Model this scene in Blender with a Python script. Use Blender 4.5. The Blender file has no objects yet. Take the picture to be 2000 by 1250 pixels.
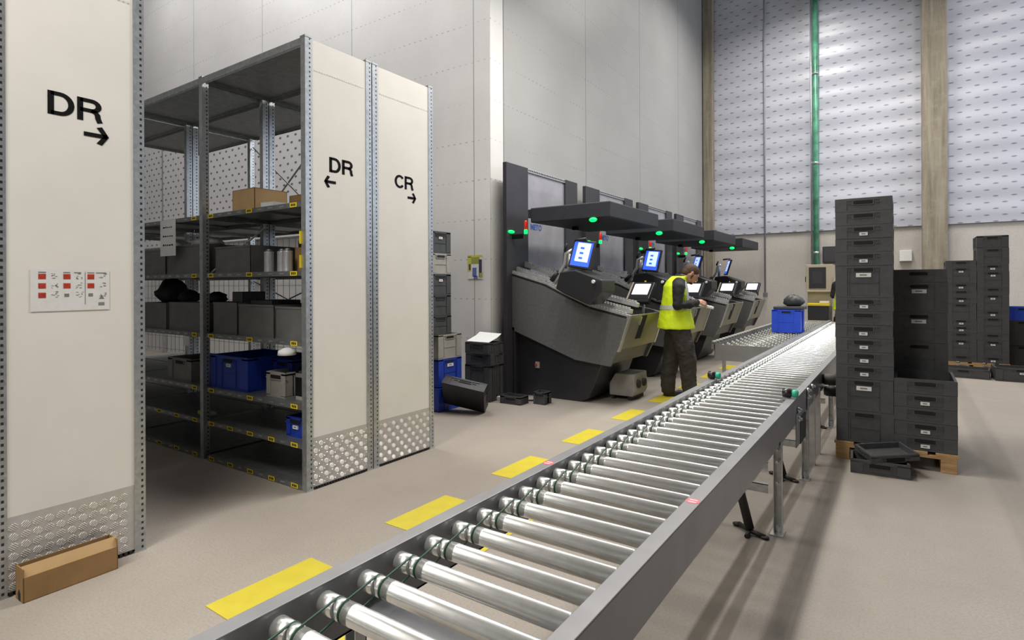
import bpy, bmesh, math, random
from mathutils import Vector, Matrix
random.seed(7)
C = bpy.context.collection
SC = bpy.context.scene
PI = math.pi

# ------------------------------------------------------------------ camera
F_PX = 1115.0
YAW = math.atan(763.0 / F_PX)
cam_d = bpy.data.cameras.new('camera')
cam_d.sensor_width = 36.0
cam_d.lens = 36.0 * F_PX / 2000.0
cam_d.shift_y = -69.0 / 2000.0
cam_d.clip_start = 0.05
cam = bpy.data.objects.new('camera', cam_d)
C.objects.link(cam)
cam.location = (0, 0, 1.45)
cam.rotation_euler = (PI / 2, math.radians(0.25), YAW)
SC.camera = cam

# ------------------------------------------------------------------ world, lamps, exposure
w = bpy.data.worlds.new('world'); SC.world = w; w.use_nodes = True
w.node_tree.nodes['Background'].inputs[0].default_value = (0.7, 0.75, 0.85, 1)
w.node_tree.nodes['Background'].inputs[1].default_value = 0.3
SC.view_settings.view_transform = 'Standard'
SC.view_settings.look = 'None'
SC.view_settings.gamma = 1.0
SC.view_settings.use_curve_mapping = False
SC.view_settings.exposure = 0.32

def area(name, loc, sx, sy, power, col, rot=(0, 0, 0)):
    l = bpy.data.lights.new(name, 'AREA'); l.shape = 'RECTANGLE'; l.size = sx; l.size_y = sy
    l.energy = power; l.color = col
    o = bpy.data.objects.new(name, l); C.objects.link(o); o.location = loc; o.rotation_euler = rot
    return o
WARM = (1.0, 0.955, 0.885)
COOL = (0.80, 0.88, 1.0)
# unseen overhead lamps: walkway pair, plus ones added to brighten plinth and side wall
for lx, ly, lz, p_ in ((-2.25, -1.7, 5.3, 250), (-2.1, 5.5, 5.5, 200), (-1.4, 9.0, 7.4, 55), (0.2, 12.2, 7.6, 90),
                   (2.0, 12.4, 9.2, 72), (5.6, 12.8, 9.2, 62), (-1.8, 12.8, 9.0, 110), (4.5, 14.3, 9.2, 50), (-1.7, 13.0, 8.8, 75)):
    hb = area('unseen_lamp', (lx, ly, lz), 0.5, 4.2 if lz < 6 else 2.4, p_, WARM)
    if lz > 7: hb.data.spread = math.radians(150)
# unseen lamps added to brighten the white front wall and the aisle floor
for lx, ly, p_ in ((-5.6, 4.2, 210), (-8.8, 4.3, 120), (-12.5, 4.2, 80), (-7.0, 1.95, 26)):
    area('unseen_lamp', (lx, ly, 9.2), 2.0, 1.7 if ly > 3 else .4, p_, (1, .97, .95))
# unseen cool light added to turn the perforated back wall bright and bluish
area('cool_fill', (9.3, 12.6, 5.0), 5.0, 4.0, 330, COOL, (0, PI / 2, -.45))

# ------------------------------------------------------------------ materials
MATS = {}
class NT:
    def __init__(s, m):
        s.t = m.node_tree; s.n = s.t.nodes; s.l = s.t.links
        s.b = s.n['Principled BSDF']
    def new(s, kind, **kw):
        x = s.n.new(kind)
        for k, v in kw.items(): setattr(x, k, v)
        return x
    def link(s, a, b): s.l.new(a, b)
    def math(s, op, a, b=None, c=None):
        x = s.n.new('ShaderNodeMath'); x.operation = op
        for i, v in enumerate((a, b, c)):
            if v is None: continue
            if isinstance(v, (int, float)): x.inputs[i].default_value = v
            else: s.l.new(v, x.inputs[i])
        return x.outputs[0]
    def mix(s, fac, a, b):
        x = s.n.new('ShaderNodeMix'); x.data_type = 'RGBA'
        for i, v in ((0, fac), (6, a), (7, b)):
            if isinstance(v, (int, float)): x.inputs[i].default_value = v
            elif isinstance(v, tuple): x.inputs[i].default_value = (*v, 1)
            else: s.l.new(v, x.inputs[i])
        return x.outputs[2]
    def coord(s, kind='Object'):
        return s.n.new('ShaderNodeTexCoord').outputs[kind]
    def sep(s, v):
        x = s.n.new('ShaderNodeSeparateXYZ'); s.l.new(v, x.inputs[0]); return x.outputs
    def noise(s, v, scale, detail=4, rough=.55):
        x = s.n.new('ShaderNodeTexNoise'); x.inputs['Scale'].default_value = scale
        x.inputs['Detail'].default_value = detail; x.inputs['Roughness'].default_value = rough
        s.l.new(v, x.inputs['Vector']); return x.outputs['Fac']
    def ramp(s, v, a, b):
        x = s.n.new('ShaderNodeMapRange'); x.inputs[1].default_value = a; x.inputs[2].default_value = b
        s.l.new(v, x.inputs[0]); return x.outputs[0]
    def bump(s, h, strength, dist=.01):
        x = s.n.new('ShaderNodeBump'); x.inputs['Strength'].default_value = strength
        x.inputs['Distance'].default_value = dist; s.l.new(h, x.inputs['Height'])
        s.l.new(x.outputs[0], s.b.inputs['Normal'])

def mat(name, col, rough=.5, metal=0., var=.12, scale=8., bump=0., emit=None, spec=None):
    if name in MATS: return MATS[name]
    m = bpy.data.materials.new(name); m.use_nodes = True; MATS[name] = m
    t = NT(m); b = t.b
    b.inputs['Roughness'].default_value = rough
    b.inputs['Metallic'].default_value = metal
    if spec is not None: b.inputs['Specular IOR Level'].default_value = spec
    co = t.coord()
    nz = t.noise(co, scale)
    lo = tuple(max(0, c * (1 - var)) for c in col); hi = tuple(min(1, c * (1 + var)) for c in col)
    t.link(t.mix(t.ramp(nz, .3, .7), lo, hi), b.inputs['Base Color'])
    if bump: t.bump(t.noise(co, scale * 12, 3), bump, .004)
    if emit:
        b.inputs['Emission Color'].default_value = (*emit[0], 1); b.inputs['Emission Strength'].default_value = emit[1]
    return m

def m_floor():
    m = bpy.data.materials.new('concrete_floor'); m.use_nodes = True; t = NT(m); co = t.coord()
    big = t.noise(co, .45, 4); mid = t.noise(co, 2.3, 6, .65); fine = t.noise(co, 90, 3)
    base = t.mix(t.ramp(big, .3, .7), (.275, .243, .21), (.36, .325, .285))
    base = t.mix(t.math('MULTIPLY', t.ramp(mid, .45, .8), .35), base, (.27, .23, .195))
    base = t.mix(t.math('MULTIPLY', t.ramp(fine, .42, .7), .5), base, (.22, .195, .17))
    x, y, z = t.sep(co)
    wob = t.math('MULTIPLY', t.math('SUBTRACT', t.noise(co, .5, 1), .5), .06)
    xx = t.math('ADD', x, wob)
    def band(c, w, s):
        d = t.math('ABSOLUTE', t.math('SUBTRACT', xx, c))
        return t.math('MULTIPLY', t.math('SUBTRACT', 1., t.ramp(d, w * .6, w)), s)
    marks = None  # tyre marks, with the conveyor's soft shadow band painted among them
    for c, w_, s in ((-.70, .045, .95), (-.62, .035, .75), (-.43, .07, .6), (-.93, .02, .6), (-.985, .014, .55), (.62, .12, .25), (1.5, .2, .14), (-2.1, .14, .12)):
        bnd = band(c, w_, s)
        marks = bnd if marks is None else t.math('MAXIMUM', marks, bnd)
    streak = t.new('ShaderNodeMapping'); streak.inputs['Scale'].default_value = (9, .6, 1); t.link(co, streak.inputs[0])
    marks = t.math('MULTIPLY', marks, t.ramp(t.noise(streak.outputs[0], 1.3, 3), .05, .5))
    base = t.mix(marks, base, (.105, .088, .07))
    t.link(base, t.b.inputs['Base Color'])
    t.link(t.ramp(mid, 0, 1.6), t.b.inputs['Roughness'])
    rr = t.math('ADD', t.math('MULTIPLY', mid, .25), .46); t.link(rr, t.b.inputs['Roughness'])
    t.b.inputs['Specular IOR Level'].default_value = .3; t.bump(fine, .08, .003)
    return m

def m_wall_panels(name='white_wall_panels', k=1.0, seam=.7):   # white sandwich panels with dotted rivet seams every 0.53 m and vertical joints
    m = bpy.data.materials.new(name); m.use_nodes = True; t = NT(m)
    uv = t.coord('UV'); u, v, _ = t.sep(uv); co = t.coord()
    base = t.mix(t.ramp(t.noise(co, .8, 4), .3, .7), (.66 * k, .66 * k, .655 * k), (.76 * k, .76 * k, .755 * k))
    base = t.mix(t.math('MULTIPLY', t.ramp(t.noise(co, 14, 5, .7), .5, .8), .12), base, (.45, .44, .42))
    dv = t.math('ABSOLUTE', t.math('SUBTRACT', t.math('PINGPONG', t.math('ADD', v, .33), .265), 0))
    row = t.math('LESS_THAN', dv, .007)
    du = t.math('LESS_THAN', t.math('FRACT', t.math('MULTIPLY', u, 9.5)), .3)
    fade = t.ramp(t.noise(co, 1.6, 2), .3, .6)
    dots = t.math('MULTIPLY', t.math('MULTIPLY', row, du), t.math('MULTIPLY', fade, seam))
    base = t.mix(dots, base, (.2, .2, .2))
    ju = t.math('LESS_THAN', t.math('PINGPONG', u, 1.225), .008)
    base = t.mix(t.math('MULTIPLY', ju, seam), base, (.16, .16, .16))
    t.link(base, t.b.inputs['Base Color']); t.b.inputs['Roughness'].default_value = .45
    return m

def m_perf(name, du, dv, hw, hh, c1, c2, hole, rough=.4, metal=.0, hs=1.0):  # staggered slots on UV in metres
    m = bpy.data.materials.new(name); m.use_nodes = True; t = NT(m)
    u, v, _ = t.sep(t.coord('UV')); co = t.coord()
    rowi = t.math('FLOOR', t.math('DIVIDE', v, dv))
    off = t.math('MULTIPLY', t.math('MODULO', rowi, 2.), .5)
    fu = t.math('ABSOLUTE', t.math('SUBTRACT', t.math('FRACT', t.math('ADD', t.math('DIVIDE', u, du), off)), .5))
    fv = t.math('ABSOLUTE', t.math('SUBTRACT', t.math('FRACT', t.math('DIVIDE', v, dv)), .5))
    e = t.math('ADD', t.math('POWER', t.math('DIVIDE', fu, hw / du), 2.), t.math('POWER', t.math('DIVIDE', fv, hh / dv), 2.))
    mask = t.math('MULTIPLY', t.math('SUBTRACT', 1., t.ramp(e, .5, 1.3)), hs)
    base = t.mix(t.ramp(t.noise(co, .5, 3), .3, .7), c1, c2)
    t.link(t.mix(mask, base, hole), t.b.inputs['Base Color'])
    t.b.inputs['Roughness'].default_value = rough; t.b.inputs['Metallic'].default_value = metal
    return m

def m_post():          # galvanised upright, a line of square slots along the height (UV in metres)
    m = bpy.data.materials.new('slotted_galvanised_steel'); m.use_nodes = True; t = NT(m)
    u, v, _ = t.sep(t.coord('UV')); co = t.coord()
    a = t.math('LESS_THAN', t.math('ABSOLUTE', t.math('SUBTRACT', u, .038)), .0055)
    b = t.math('LESS_THAN', t.math('ABSOLUTE', t.math('SUBTRACT', t.math('FRACT', t.math('DIVIDE', v, .033)), .5)), .2)
    mask = t.math('MULTIPLY', a, b)
    vor = t.new('ShaderNodeTexVoronoi'); vor.inputs['Scale'].default_value = 45; t.link(co, vor.inputs['Vector'])
    base = t.mix(vor.outputs['Color'], (.36, .38, .40), (.50, .53, .56))
    t.link(t.mix(mask, base, (.02, .02, .02)), t.b.inputs['Base Color'])
    t.link(t.math('SUBTRACT', .75, t.math('MULTIPLY', mask, .7)), t.b.inputs['Metallic'])
    t.b.inputs['Roughness'].default_value = .38
    return m

def m_galv(name='galvanised_steel', k=1.0, rough=.35):
    m = bpy.data.materials.new(name); m.use_nodes = True; t = NT(m); co = t.coord()
    vor = t.new('ShaderNodeTexVoronoi'); vor.inputs['Scale'].default_value = 30; t.link(co, vor.inputs['Vector'])
    t.link(t.mix(vor.outputs['Color'], (.42 * k, .44 * k, .45 * k), (.58 * k, .60 * k, .60 * k)), t.b.inputs['Base Color'])
    t.b.inputs['Metallic'].default_value = .8; t.b.inputs['Roughness'].default_value = rough
    return m

def m_concrete():
    m = bpy.data.materials.new('raw_concrete'); m.use_nodes = True; t = NT(m); co = t.coord()
    mp = t.new('ShaderNodeMapping'); mp.inputs['Scale'].default_value = (9, 9, .5); t.link(co, mp.inputs[0])
    a = t.noise(mp.outputs[0], 1.2, 5, .65); b = t.noise(co, 5, 6, .7)
    c = t.mix(t.ramp(a, .3, .7), (.17, .145, .105), (.34, .30, .235))
    c = t.mix(t.math('MULTIPLY', t.ramp(b, .5, .8), .5), c, (.40, .37, .31))
    t.link(c, t.b.inputs['Base Color']); t.b.inputs['Roughness'].default_value = .85
    t.bump(b, .3, .01)
    return m

def m_plinth():
    m = bpy.data.materials.new('smooth_concrete'); m.use_nodes = True; t = NT(m); co = t.coord()
    c = t.mix(t.ramp(t.noise(co, 1.1, 5), .3, .7), (.47, .44, .41), (.57, .54, .505))
    c = t.mix(t.math('MULTIPLY', t.ramp(t.noise(co, 22, 4, .7), .45, .8), .3), c, (.24, .22, .2))
    t.link(c, t.b.inputs['Base Color']); t.b.inputs['Roughness'].default_value = .8
    return m

def m_cardboard(name, a, b):
    m = bpy.data.materials.new(name); m.use_nodes = True; t = NT(m); co = t.coord()
    t.link(t.mix(t.ramp(t.noise(co, 6, 5), .3, .7), a, b), t.b.inputs['Base Color'])
    t.b.inputs['Roughness'].default_value = .8
    wv = t.new('ShaderNodeTexWave'); wv.inputs['Scale'].default_value = 60; t.link(co, wv.inputs['Vector'])
    t.bump(wv.outputs['Fac'], .08, .002)
    return m

def m_wood():
    m = bpy.data.materials.new('pallet_wood'); m.use_nodes = True; t = NT(m); co = t.coord()
    mp = t.new('ShaderNodeMapping'); mp.inputs['Scale'].default_value = (3, 20, 20); t.link(co, mp.inputs[0])
    t.link(t.mix(t.ramp(t.noise(mp.outputs[0], 2, 5), .3, .7), (.30, .17, .07), (.52, .34, .16)), t.b.inputs['Base Color'])
    t.b.inputs['Roughness'].default_value = .75
    return m

def m_acrylic():
    m = bpy.data.materials.new('tinted_clear_sheet'); m.use_nodes = True; t = NT(m); co = t.coord()
    tr = t.new('ShaderNodeBsdfTransparent'); tr.inputs[0].default_value = (.78, .79, .85, 1)
    mx = t.new('ShaderNodeMixShader'); mx.inputs[0].default_value = .45
    t.link(t.mix(t.ramp(t.noise(co, 3, 5), .4, .7), (.50, .50, .54), (.62, .62, .66)), t.b.inputs['Base Color'])
    t.b.inputs['Roughness'].default_value = .25
    out = t.n['Material Output']
    t.link(tr.outputs[0], mx.inputs[1]); t.link(t.b.outputs[0], mx.inputs[2]); t.link(mx.outputs[0], out.inputs[0])
    return m

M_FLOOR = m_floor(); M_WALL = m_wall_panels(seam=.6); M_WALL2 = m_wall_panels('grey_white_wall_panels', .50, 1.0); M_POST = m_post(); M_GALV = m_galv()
M_GALV2 = m_galv('dull_galvanised_steel', .55, .5)
M_ROLL = mat('zinc_roller_steel', (.80, .81, .79), .25, .84, .07, 25)
M_CONC = m_concrete(); M_PLINTH = m_plinth(); M_WOOD = m_wood(); M_ACR = m_acrylic()
M_PERFW = m_perf('perforated_white_cladding', .30, .135, .052, .015, (.49, .505, .58), (.57, .59, .67), (.17, .18, .25), .35, 0, .85)
M_PERFS = m_perf('perforated_white_sheet', .22, .12, .035, .022, (.68, .68, .70), (.78, .78, .80), (.14, .14, .16), .5)
M_CARD = m_cardboard('brown_cardboard', (.25, .145, .055), (.34, .20, .085))
M_CARD2 = m_cardboard('light_cardboard', (.42, .27, .125), (.50, .33, .16))
M_CREAM = mat('cream_painted_sheet', (.76, .74, .70), .5, 0, .03, 3)
M_ALU = mat('aluminium_tread_plate', (.52, .51, .50), .42, .3, .05, 20)
M_ALU2 = mat('tread_bars_glint', (.92, .91, .88), .22, .6, .03, 20)  # worn bars, colour lightened to paint in their glints
M_GREYRAIL = mat('grey_painted_rail', (.21, .215, .23), .35, .15, .12, 5)
M_RAILTOP = mat('grey_rail_lip', (.24, .24, .25), .38, .15, .1, 6)
M_YEL = mat('yellow_floor_paint', (.54, .45, .03), .5, 0, .06, 9)
M_YTAG = mat('yellow_label', (.78, .60, .02), .5, 0, .05, 9)
M_BLACKP = mat('black_crate_plastic', (.062, .063, .067), .45, 0, .15, 20, .05)
M_DARKP = mat('dark_grey_crate_plastic', (.055, .058, .062), .5, 0, .15, 20)
M_GREYP = mat('grey_crate_plastic', (.19, .185, .175), .5, 0, .1, 15)
M_LGREYP = mat('light_grey_crate_plastic', (.32, .31, .29), .5, 0, .1, 15)
M_BLUEP = mat('blue_crate_plastic', (.012, .045, .36), .4, 0, .12, 12)
M_BBLUEP = mat('bright_blue_crate_plastic', (.02, .085, .72), .4, 0, .08, 12)
M_VOID = mat('black_opening', (.006, .006, .006), .8, 0, .05)
M_PAPER = mat('white_paper', (.72, .72, .72), .7, 0, .04, 30)
M_INK = mat('black_ink', (.010, .010, .011), .9, 0, .05, 8, 0, None, .1)
M_INKG = mat('grey_ink', (.2, .2, .2), .6, 0, .2)
M_RED = mat('red_print', (.42, .035, .015), .6, 0, .3, 60)
M_BODYG = mat('grey_machine_housing', (.12, .123, .127), .45, .1, .12, 30)
M_BLACKM = mat('black_machine_panel', (.022, .022, .026), .4, 0, .1, 4)
M_CANOPY = mat('charcoal_canopy', (.022, .025, .033), .6, 0, .12, 6)
M_POSTD = mat('dark_machine_column', (.035, .034, .042), .4, 0, .1, 3)
M_FRONT = mat('satin_metal_front', (.27, .26, .20), .32, .4, .1, 5)
M_SILV = mat('brushed_silver', (.62, .62, .63), .3, .6, .1, 20)
M_CREAMP = mat('cream_plastic', (.62, .58, .48), .5, 0, .05)
M_SWHITE = mat('lit_white_screen', (.8, .85, 1), .3, 0, .02, 3, 0, ((.78, .86, 1), 1.6))
M_SBLUE = mat('lit_blue_screen', (.05, .12, .8), .3, 0, .02, 3, 0, ((.03, .11, .8), .75))
M_SPALE = mat('lit_pale_screen', (.6, .75, .8), .3, 0, .02, 3, 0, ((.55, .72, .82), .75))
M_GLED = mat('green_signal_lamp', (.0, .6, .1), .3, 0, .02, 3, 0, ((.0, 1, .10), 2.2))
M_RLED = mat('red_signal_lamp', (.5, .02, .01), .3, 0, .02, 3, 0, ((1, .03, .01), .25))
M_BELT = mat('green_drive_belt', (.015, .07, .04), .5, 0, .1)
M_GREENP = mat('green_sensor_cap', (.03, .42, .26), .45, 0, .05)
M_DKRUB = mat('black_rubber', (.015, .013, .012), .6, 0, .1)
M_GREENPOST = mat('green_painted_steel', (.10, .34, .22), .35, .2, .4, 5)
M_SKIN = mat('skin', (.50, .27, .185), .5, 0, .08, 12)
M_HAIR = mat('dark_brown_hair', (.055, .028, .015), .7, 0, .3, 80, .3)
M_SHIRT = mat('black_shirt_cloth', (.012, .012, .014), .8, 0, .2, 8)
M_TROU = mat('dark_grey_trouser_cloth', (.032, .029, .026), .85, 0, .25, 9)
M_VEST = mat('fluorescent_yellow_cloth', (.62, .80, .01), .7, 0, .05, 6)
M_REFL = mat('silver_reflective_tape', (.50, .53, .52), .4, .2, .05)
M_BEIGE = mat('beige_enclosure', (.46, .41, .31), .45, 0, .06, 5)
M_LOGO = mat('blue_lettering', (.03, .09, .35), .5, 0, .05)

# ------------------------------------------------------------------ mesh builder
class MB:
    def __init__(s): s.v = []; s.f = []; s.uv = []; s.mi = []; s.sm = []
    def face(s, pts, uvs=None, mi=0, sm=False):
        n = len(s.v); s.v += [tuple(p) for p in pts]; s.f.append(tuple(range(n, n + len(pts))))
        s.uv.append(uvs or [(0, 0)] * len(pts)); s.mi.append(mi); s.sm.append(sm)
    def box(s, x0, x1, y0, y1, z0, z1, mi=0, mt=None):
        x0, x1 = min(x0, x1), max(x0, x1); y0, y1 = min(y0, y1), max(y0, y1); z0, z1 = min(z0, z1), max(z0, z1)
        P = [Vector(p) for p in ((x0, y0, z0), (x1, y0, z0), (x1, y1, z0), (x0, y1, z0), (x0, y0, z1), (x1, y0, z1), (x1, y1, z1), (x0, y1, z1))]
        if mt is not None: P = [mt @ p for p in P]
        dx, dy, dz = x1 - x0, y1 - y0, z1 - z0
        n = len(s.v); s.v += [tuple(p) for p in P]
        for idx, a, b in (((0, 3, 2, 1), dy, dx), ((4, 5, 6, 7), dx, dy), ((0, 1, 5, 4), dx, dz), ((1, 2, 6, 5), dy, dz), ((2, 3, 7, 6), dx, dz), ((3, 0, 4, 7), dy, dz)):
            s.f.append(tuple(n + i for i in idx)); s.mi.append(mi); s.sm.append(False)
            s.uv.append([(0, 0), (a, 0), (a, b), (0, b)])
        return s
    def rings(s, rings, cap=True, sm=True, mi=0, closed=True):
        n0 = len(s.v); k = len(rings[0])
        for r in rings: s.v += [tuple(p) for p in r]
        for i in range(len(rings) - 1):
            for j in range(k if closed else k - 1):
                a = n0 + i * k + j; b = n0 + i * k + (j + 1) % k
                s.f.append((a, b, b + k, a + k)); s.uv.append([(0, 0)] * 4); s.mi.append(mi); s.sm.append(sm)
        if cap:
            s.f.append(tuple(n0 + j for j in reversed(range(k)))); s.uv.append([(0, 0)] * k); s.mi.append(mi); s.sm.append(False)
            m = n0 + (len(rings) - 1) * k
            s.f.append(tuple(m + j for j in range(k))); s.uv.append([(0, 0)] * k); s.mi.append(mi); s.sm.append(False)
        return s
    def tube(s, pts, rad, seg=10, mi=0, cap=True, loop=False, ry=None):
        pts = [Vector(p) for p in pts]; n = len(pts)
        rad = rad if isinstance(rad, (list, tuple)) else [rad] * n
        R = []; up = None
        for i, p in enumerate(pts):
            if loop: d = pts[(i + 1) % n] - pts[i - 1]
            else: d = pts[min(i + 1, n - 1)] - pts[max(i - 1, 0)]
            d.normalize()
            if up is None: up = Vector((0, 0, 1)) if abs(d.z) < .9 else Vector((1, 0, 0))
            a = (up - d * up.dot(d)).normalized(); up = a; b = d.cross(a)
            r = rad[i]; r2 = r * (ry or 1)
            R.append([p + a * (r * math.cos(2 * PI * j / seg)) + b * (r2 * math.sin(2 * PI * j / seg)) for j in range(seg)])
        if loop: R.append(R[0]); cap = False
        return s.rings(R, cap, True, mi)
    def lathe(s, prof, base=(0, 0, 0), axis='z', seg=20, mi=0, sm=True):
        b = Vector(base); R = []
        for r, h in prof:
            ring = []
            for j in range(seg):
                a = 2 * PI * j / seg; c_, s_ = r * math.cos(a), r * math.sin(a)
                p = {'z': (c_, s_, h), 'x': (h, c_, s_), 'y': (s_, h, c_)}[axis]
                ring.append(b + Vector(p))
            R.append(ring)
        return s.rings(R, True, sm, mi)
    def ell(s, c, r, mt=None, seg=20, rows=12, mi=0):
        R = []
        for i in range(rows + 1):
            ph = PI * (i + .001) / (rows + .002) - PI / 2
            ring = []
            for j in range(seg):
                a = 2 * PI * j / seg
                p = Vector((r[0] * math.cos(ph) * math.cos(a), r[1] * math.cos(ph) * math.sin(a), r[2] * math.sin(ph)))
                if mt is not None: p = mt @ p
                ring.append(Vector(c) + p)
            R.append(ring)
        return s.rings(R, True, True, mi)
    def prism(s, poly, axis, a, b, mi=0):     # polygon of 2-D points extruded along an axis
        def mk(p, h): return {'y': (p[0], h, p[1]), 'x': (h, p[0], p[1]), 'z': (p[0], p[1], h)}[axis]
        n = len(s.v); k = len(poly)
        s.v += [mk(p, a) for p in poly] + [mk(p, b) for p in poly]
        s.f.append(tuple(n + i for i in range(k))); s.uv.append([(p[0], p[1]) for p in poly]); s.mi.append(mi); s.sm.append(False)
        s.f.append(tuple(n + k + i for i in reversed(range(k)))); s.uv.append([(p[0], p[1]) for p in reversed(poly)]); s.mi.append(mi); s.sm.append(False)
        for i in range(k):
            j = (i + 1) % k; L = math.dist(poly[i], poly[j])
            s.f.append((n + j, n + i, n + k + i, n + k + j)); s.uv.append([(L, 0), (0, 0), (0, abs(b - a)), (L, abs(b - a))]); s.mi.append(mi); s.sm.append(False)
        return s
    def mesh(s, name):
        me = bpy.data.meshes.new(name); me.from_pydata(s.v, [], s.f)
        ul = me.uv_layers.new(name='UVMap'); k = 0
        for u in s.uv:
            for q in u: ul.data[k].uv = q; k += 1
        me.polygons.foreach_set('material_index', s.mi); me.polygons.foreach_set('use_smooth', s.sm)
        bm = bmesh.new(); bm.from_mesh(me); bmesh.ops.recalc_face_normals(bm, faces=bm.faces); bm.to_mesh(me); bm.free()
        return me
    def build(s, name, mats, parent=None, bevel=0, loc=None, rot=None):
        me = s.mesh(name)
        for m in (mats if isinstance(mats, (list, tuple)) else [mats]): me.materials.append(m)
        o = bpy.data.objects.new(name, me); C.objects.link(o)
        if parent is not None: o.parent = parent
        if loc: o.location = loc
        if rot: o.rotation_euler = rot
        if bevel:
            b = o.modifiers.new('bevel', 'BEVEL'); b.width = bevel; b.segments = 2; b.limit_method = 'ANGLE'
            b.angle_limit = math.radians(40)
        return o

def tag(o, label, cat, group=None):
    o['label'] = label; o['category'] = cat
    if group: o['group'] = group
    return o
def thing(name, label, cat, loc=(0, 0, 0), rz=0, group=None):
    o = bpy.data.objects.new(name, None); C.objects.link(o); o.location = loc; o.rotation_euler = (0, 0, rz)
    o.empty_display_size = .1
    return tag(o, label, cat, group)
def struct(o): o['kind'] = 'structure'; return o
KIDS = {}
def copy_tree(o, parent=None):
    c = o.copy(); C.objects.link(c)
    if parent is not None: c.parent = parent
    for ch in list(o.children): copy_tree(ch, c)
    return c
def text_mesh(txt, size, mat_, name, parent, mtx, offset=0, extrude=.0006, sx=1.0):
    cu = bpy.data.curves.new(name, 'FONT'); cu.body = txt; cu.size = size; cu.offset = offset; cu.extrude = extrude
    cu.align_x = 'LEFT'; cu.resolution_u = 6
    t = bpy.data.objects.new('tmp_text', cu); C.objects.link(t); bpy.context.view_layer.update()
    me = bpy.data.meshes.new_from_object(t.evaluated_get(bpy.context.evaluated_depsgraph_get()))
    bpy.data.objects.remove(t); bpy.data.curves.remove(cu)
    me.transform(Matrix.Diagonal((sx, 1, 1, 1))); me.materials.clear(); me.materials.append(mat_)
    o = bpy.data.objects.new(name, me); C.objects.link(o); o.parent = parent; o.matrix_local = mtx
    return o
def capital_letters(txt, y, z, w_, h, X0, parent):
    """plain bold sans serif capitals on a face looking +X; w_ = width of the whole word"""
    t = .085; a_ = lambda cx, cy, rx, ry, d0, d1, n=14: [(cx + rx * math.cos(math.radians(d0 + (d1 - d0) * k / n)), cy + ry * math.sin(math.radians(d0 + (d1 - d0) * k / n))) for k in range(n + 1)]
    G = {'D': [[(.085, .0), (.085, 1)], [(.085, .085), (.34, .085)] + a_(.34, .5, .30, .415, -90, 90) + [(.085, .915)]],
         'R': [[(.085, 0), (.085, 1)], [(.085, .915), (.42, .915)] + a_(.42, .70, .20, .215, 90, -90, 10) + [(.085, .485)], [(.40, .485), (.52, .44), (.585, .34), (.60, .18), (.66, 0)]],
         'C': [a_(.40, .5, .315, .415, 38, 322, 20)]}
    cw = w_ / (len(txt) * .76 - .04)
    m = MB()
    for i, ch in enumerate(txt):
        for st in G[ch]:
            pts = [Vector((p[0] + i * .80, p[1])) for p in st]; R_ = []
            for k, p in enumerate(pts):
                d = (pts[min(k + 1, len(pts) - 1)] - pts[max(k - 1, 0)]).normalized(); n = Vector((-d.y, d.x)) * t
                a, b = p + n, p - n
                R_.append([(X0, y + a.x * cw, z + a.y * h), (X0, y + b.x * cw, z + b.y * h), (X0 + .0012, y + b.x * cw, z + b.y * h), (X0 + .0012, y + a.x * cw, z + a.y * h)])
            m.rings(R_, True, False)
    return m.build('aisle_letters', M_INK, parent)
def face_px(x, y, z):    # text lying on a wall that faces +X, reading along +Y
    return Matrix.Translation((x, y, z)) @ Matrix(((0, 0, 1, 0), (1, 0, 0, 0), (0, 1, 0, 0), (0, 0, 0, 1)))
def face_my(x, y, z):    # on a face looking -Y, reading along +X
    return Matrix.Translation((x, y, z)) @ Matrix.Rotation(PI / 2, 4, 'X')

# ------------------------------------------------------------------ setting
XW, XE, YS, YN, ZC = -17.0, 10.0, -4.0, 16.0, 10.0
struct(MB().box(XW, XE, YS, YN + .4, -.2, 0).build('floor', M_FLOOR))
struct(MB().box(XW, XE, YS, YN + .4, ZC, ZC + .2).build('ceiling', mat('roof_underside', (.60, .60, .60), .8)))
# the white block that juts into the hall: one face to the shelves, one beside the stations
struct(MB().box(XW, -4.48, 6.05, 6.35, 0, ZC).build('wall_front', M_WALL))
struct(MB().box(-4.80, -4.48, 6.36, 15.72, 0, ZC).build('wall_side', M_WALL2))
struct(MB().box(XW - .2, XW, YS, 6.35, 0, ZC).build('wall_left', mat('plain_white_wall', (.30, .30, .30), .7)))
struct(MB().box(XE, XE + .2, YS, YN + .4, 0, ZC).build('wall_right', MATS['plain_white_wall']))
struct(MB().box(XW, XE, YS - .2, YS, 0, ZC).build('wall_rear', MATS['plain_white_wall']))
struct(MB().box(-4.8, XE, YN, YN + .3, 0, 2.75).build('wall_back', M_PLINTH, bevel=.01))
# corrugated perforated cladding above the concrete plinth
m = MB(); N = 290; xs = [-4.8, XE]; prev = None
for i in range(N + 1):
    z = 2.75 + (ZC - 2.75) * i / N; y = 15.93 + .011 * math.cos(2 * PI * (z - 2.75) / .5)
    m.v += [(xs[0], y, z), (xs[1], y, z)]
    if i:
        a = 2 * (i - 1); z0 = 2.75 + (ZC - 2.75) * (i - 1) / N
        m.f.append((a, a + 1, a + 3, a + 2)); m.sm.append(True); m.mi.append(0)
        m.uv.append([(xs[0], z0), (xs[1], z0), (xs[1], z), (xs[0], z)])
m.box(xs[0], xs[1], 15.96, 16.2, 2.76, ZC)
struct(m.build('trim_1', M_PERFW))

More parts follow.
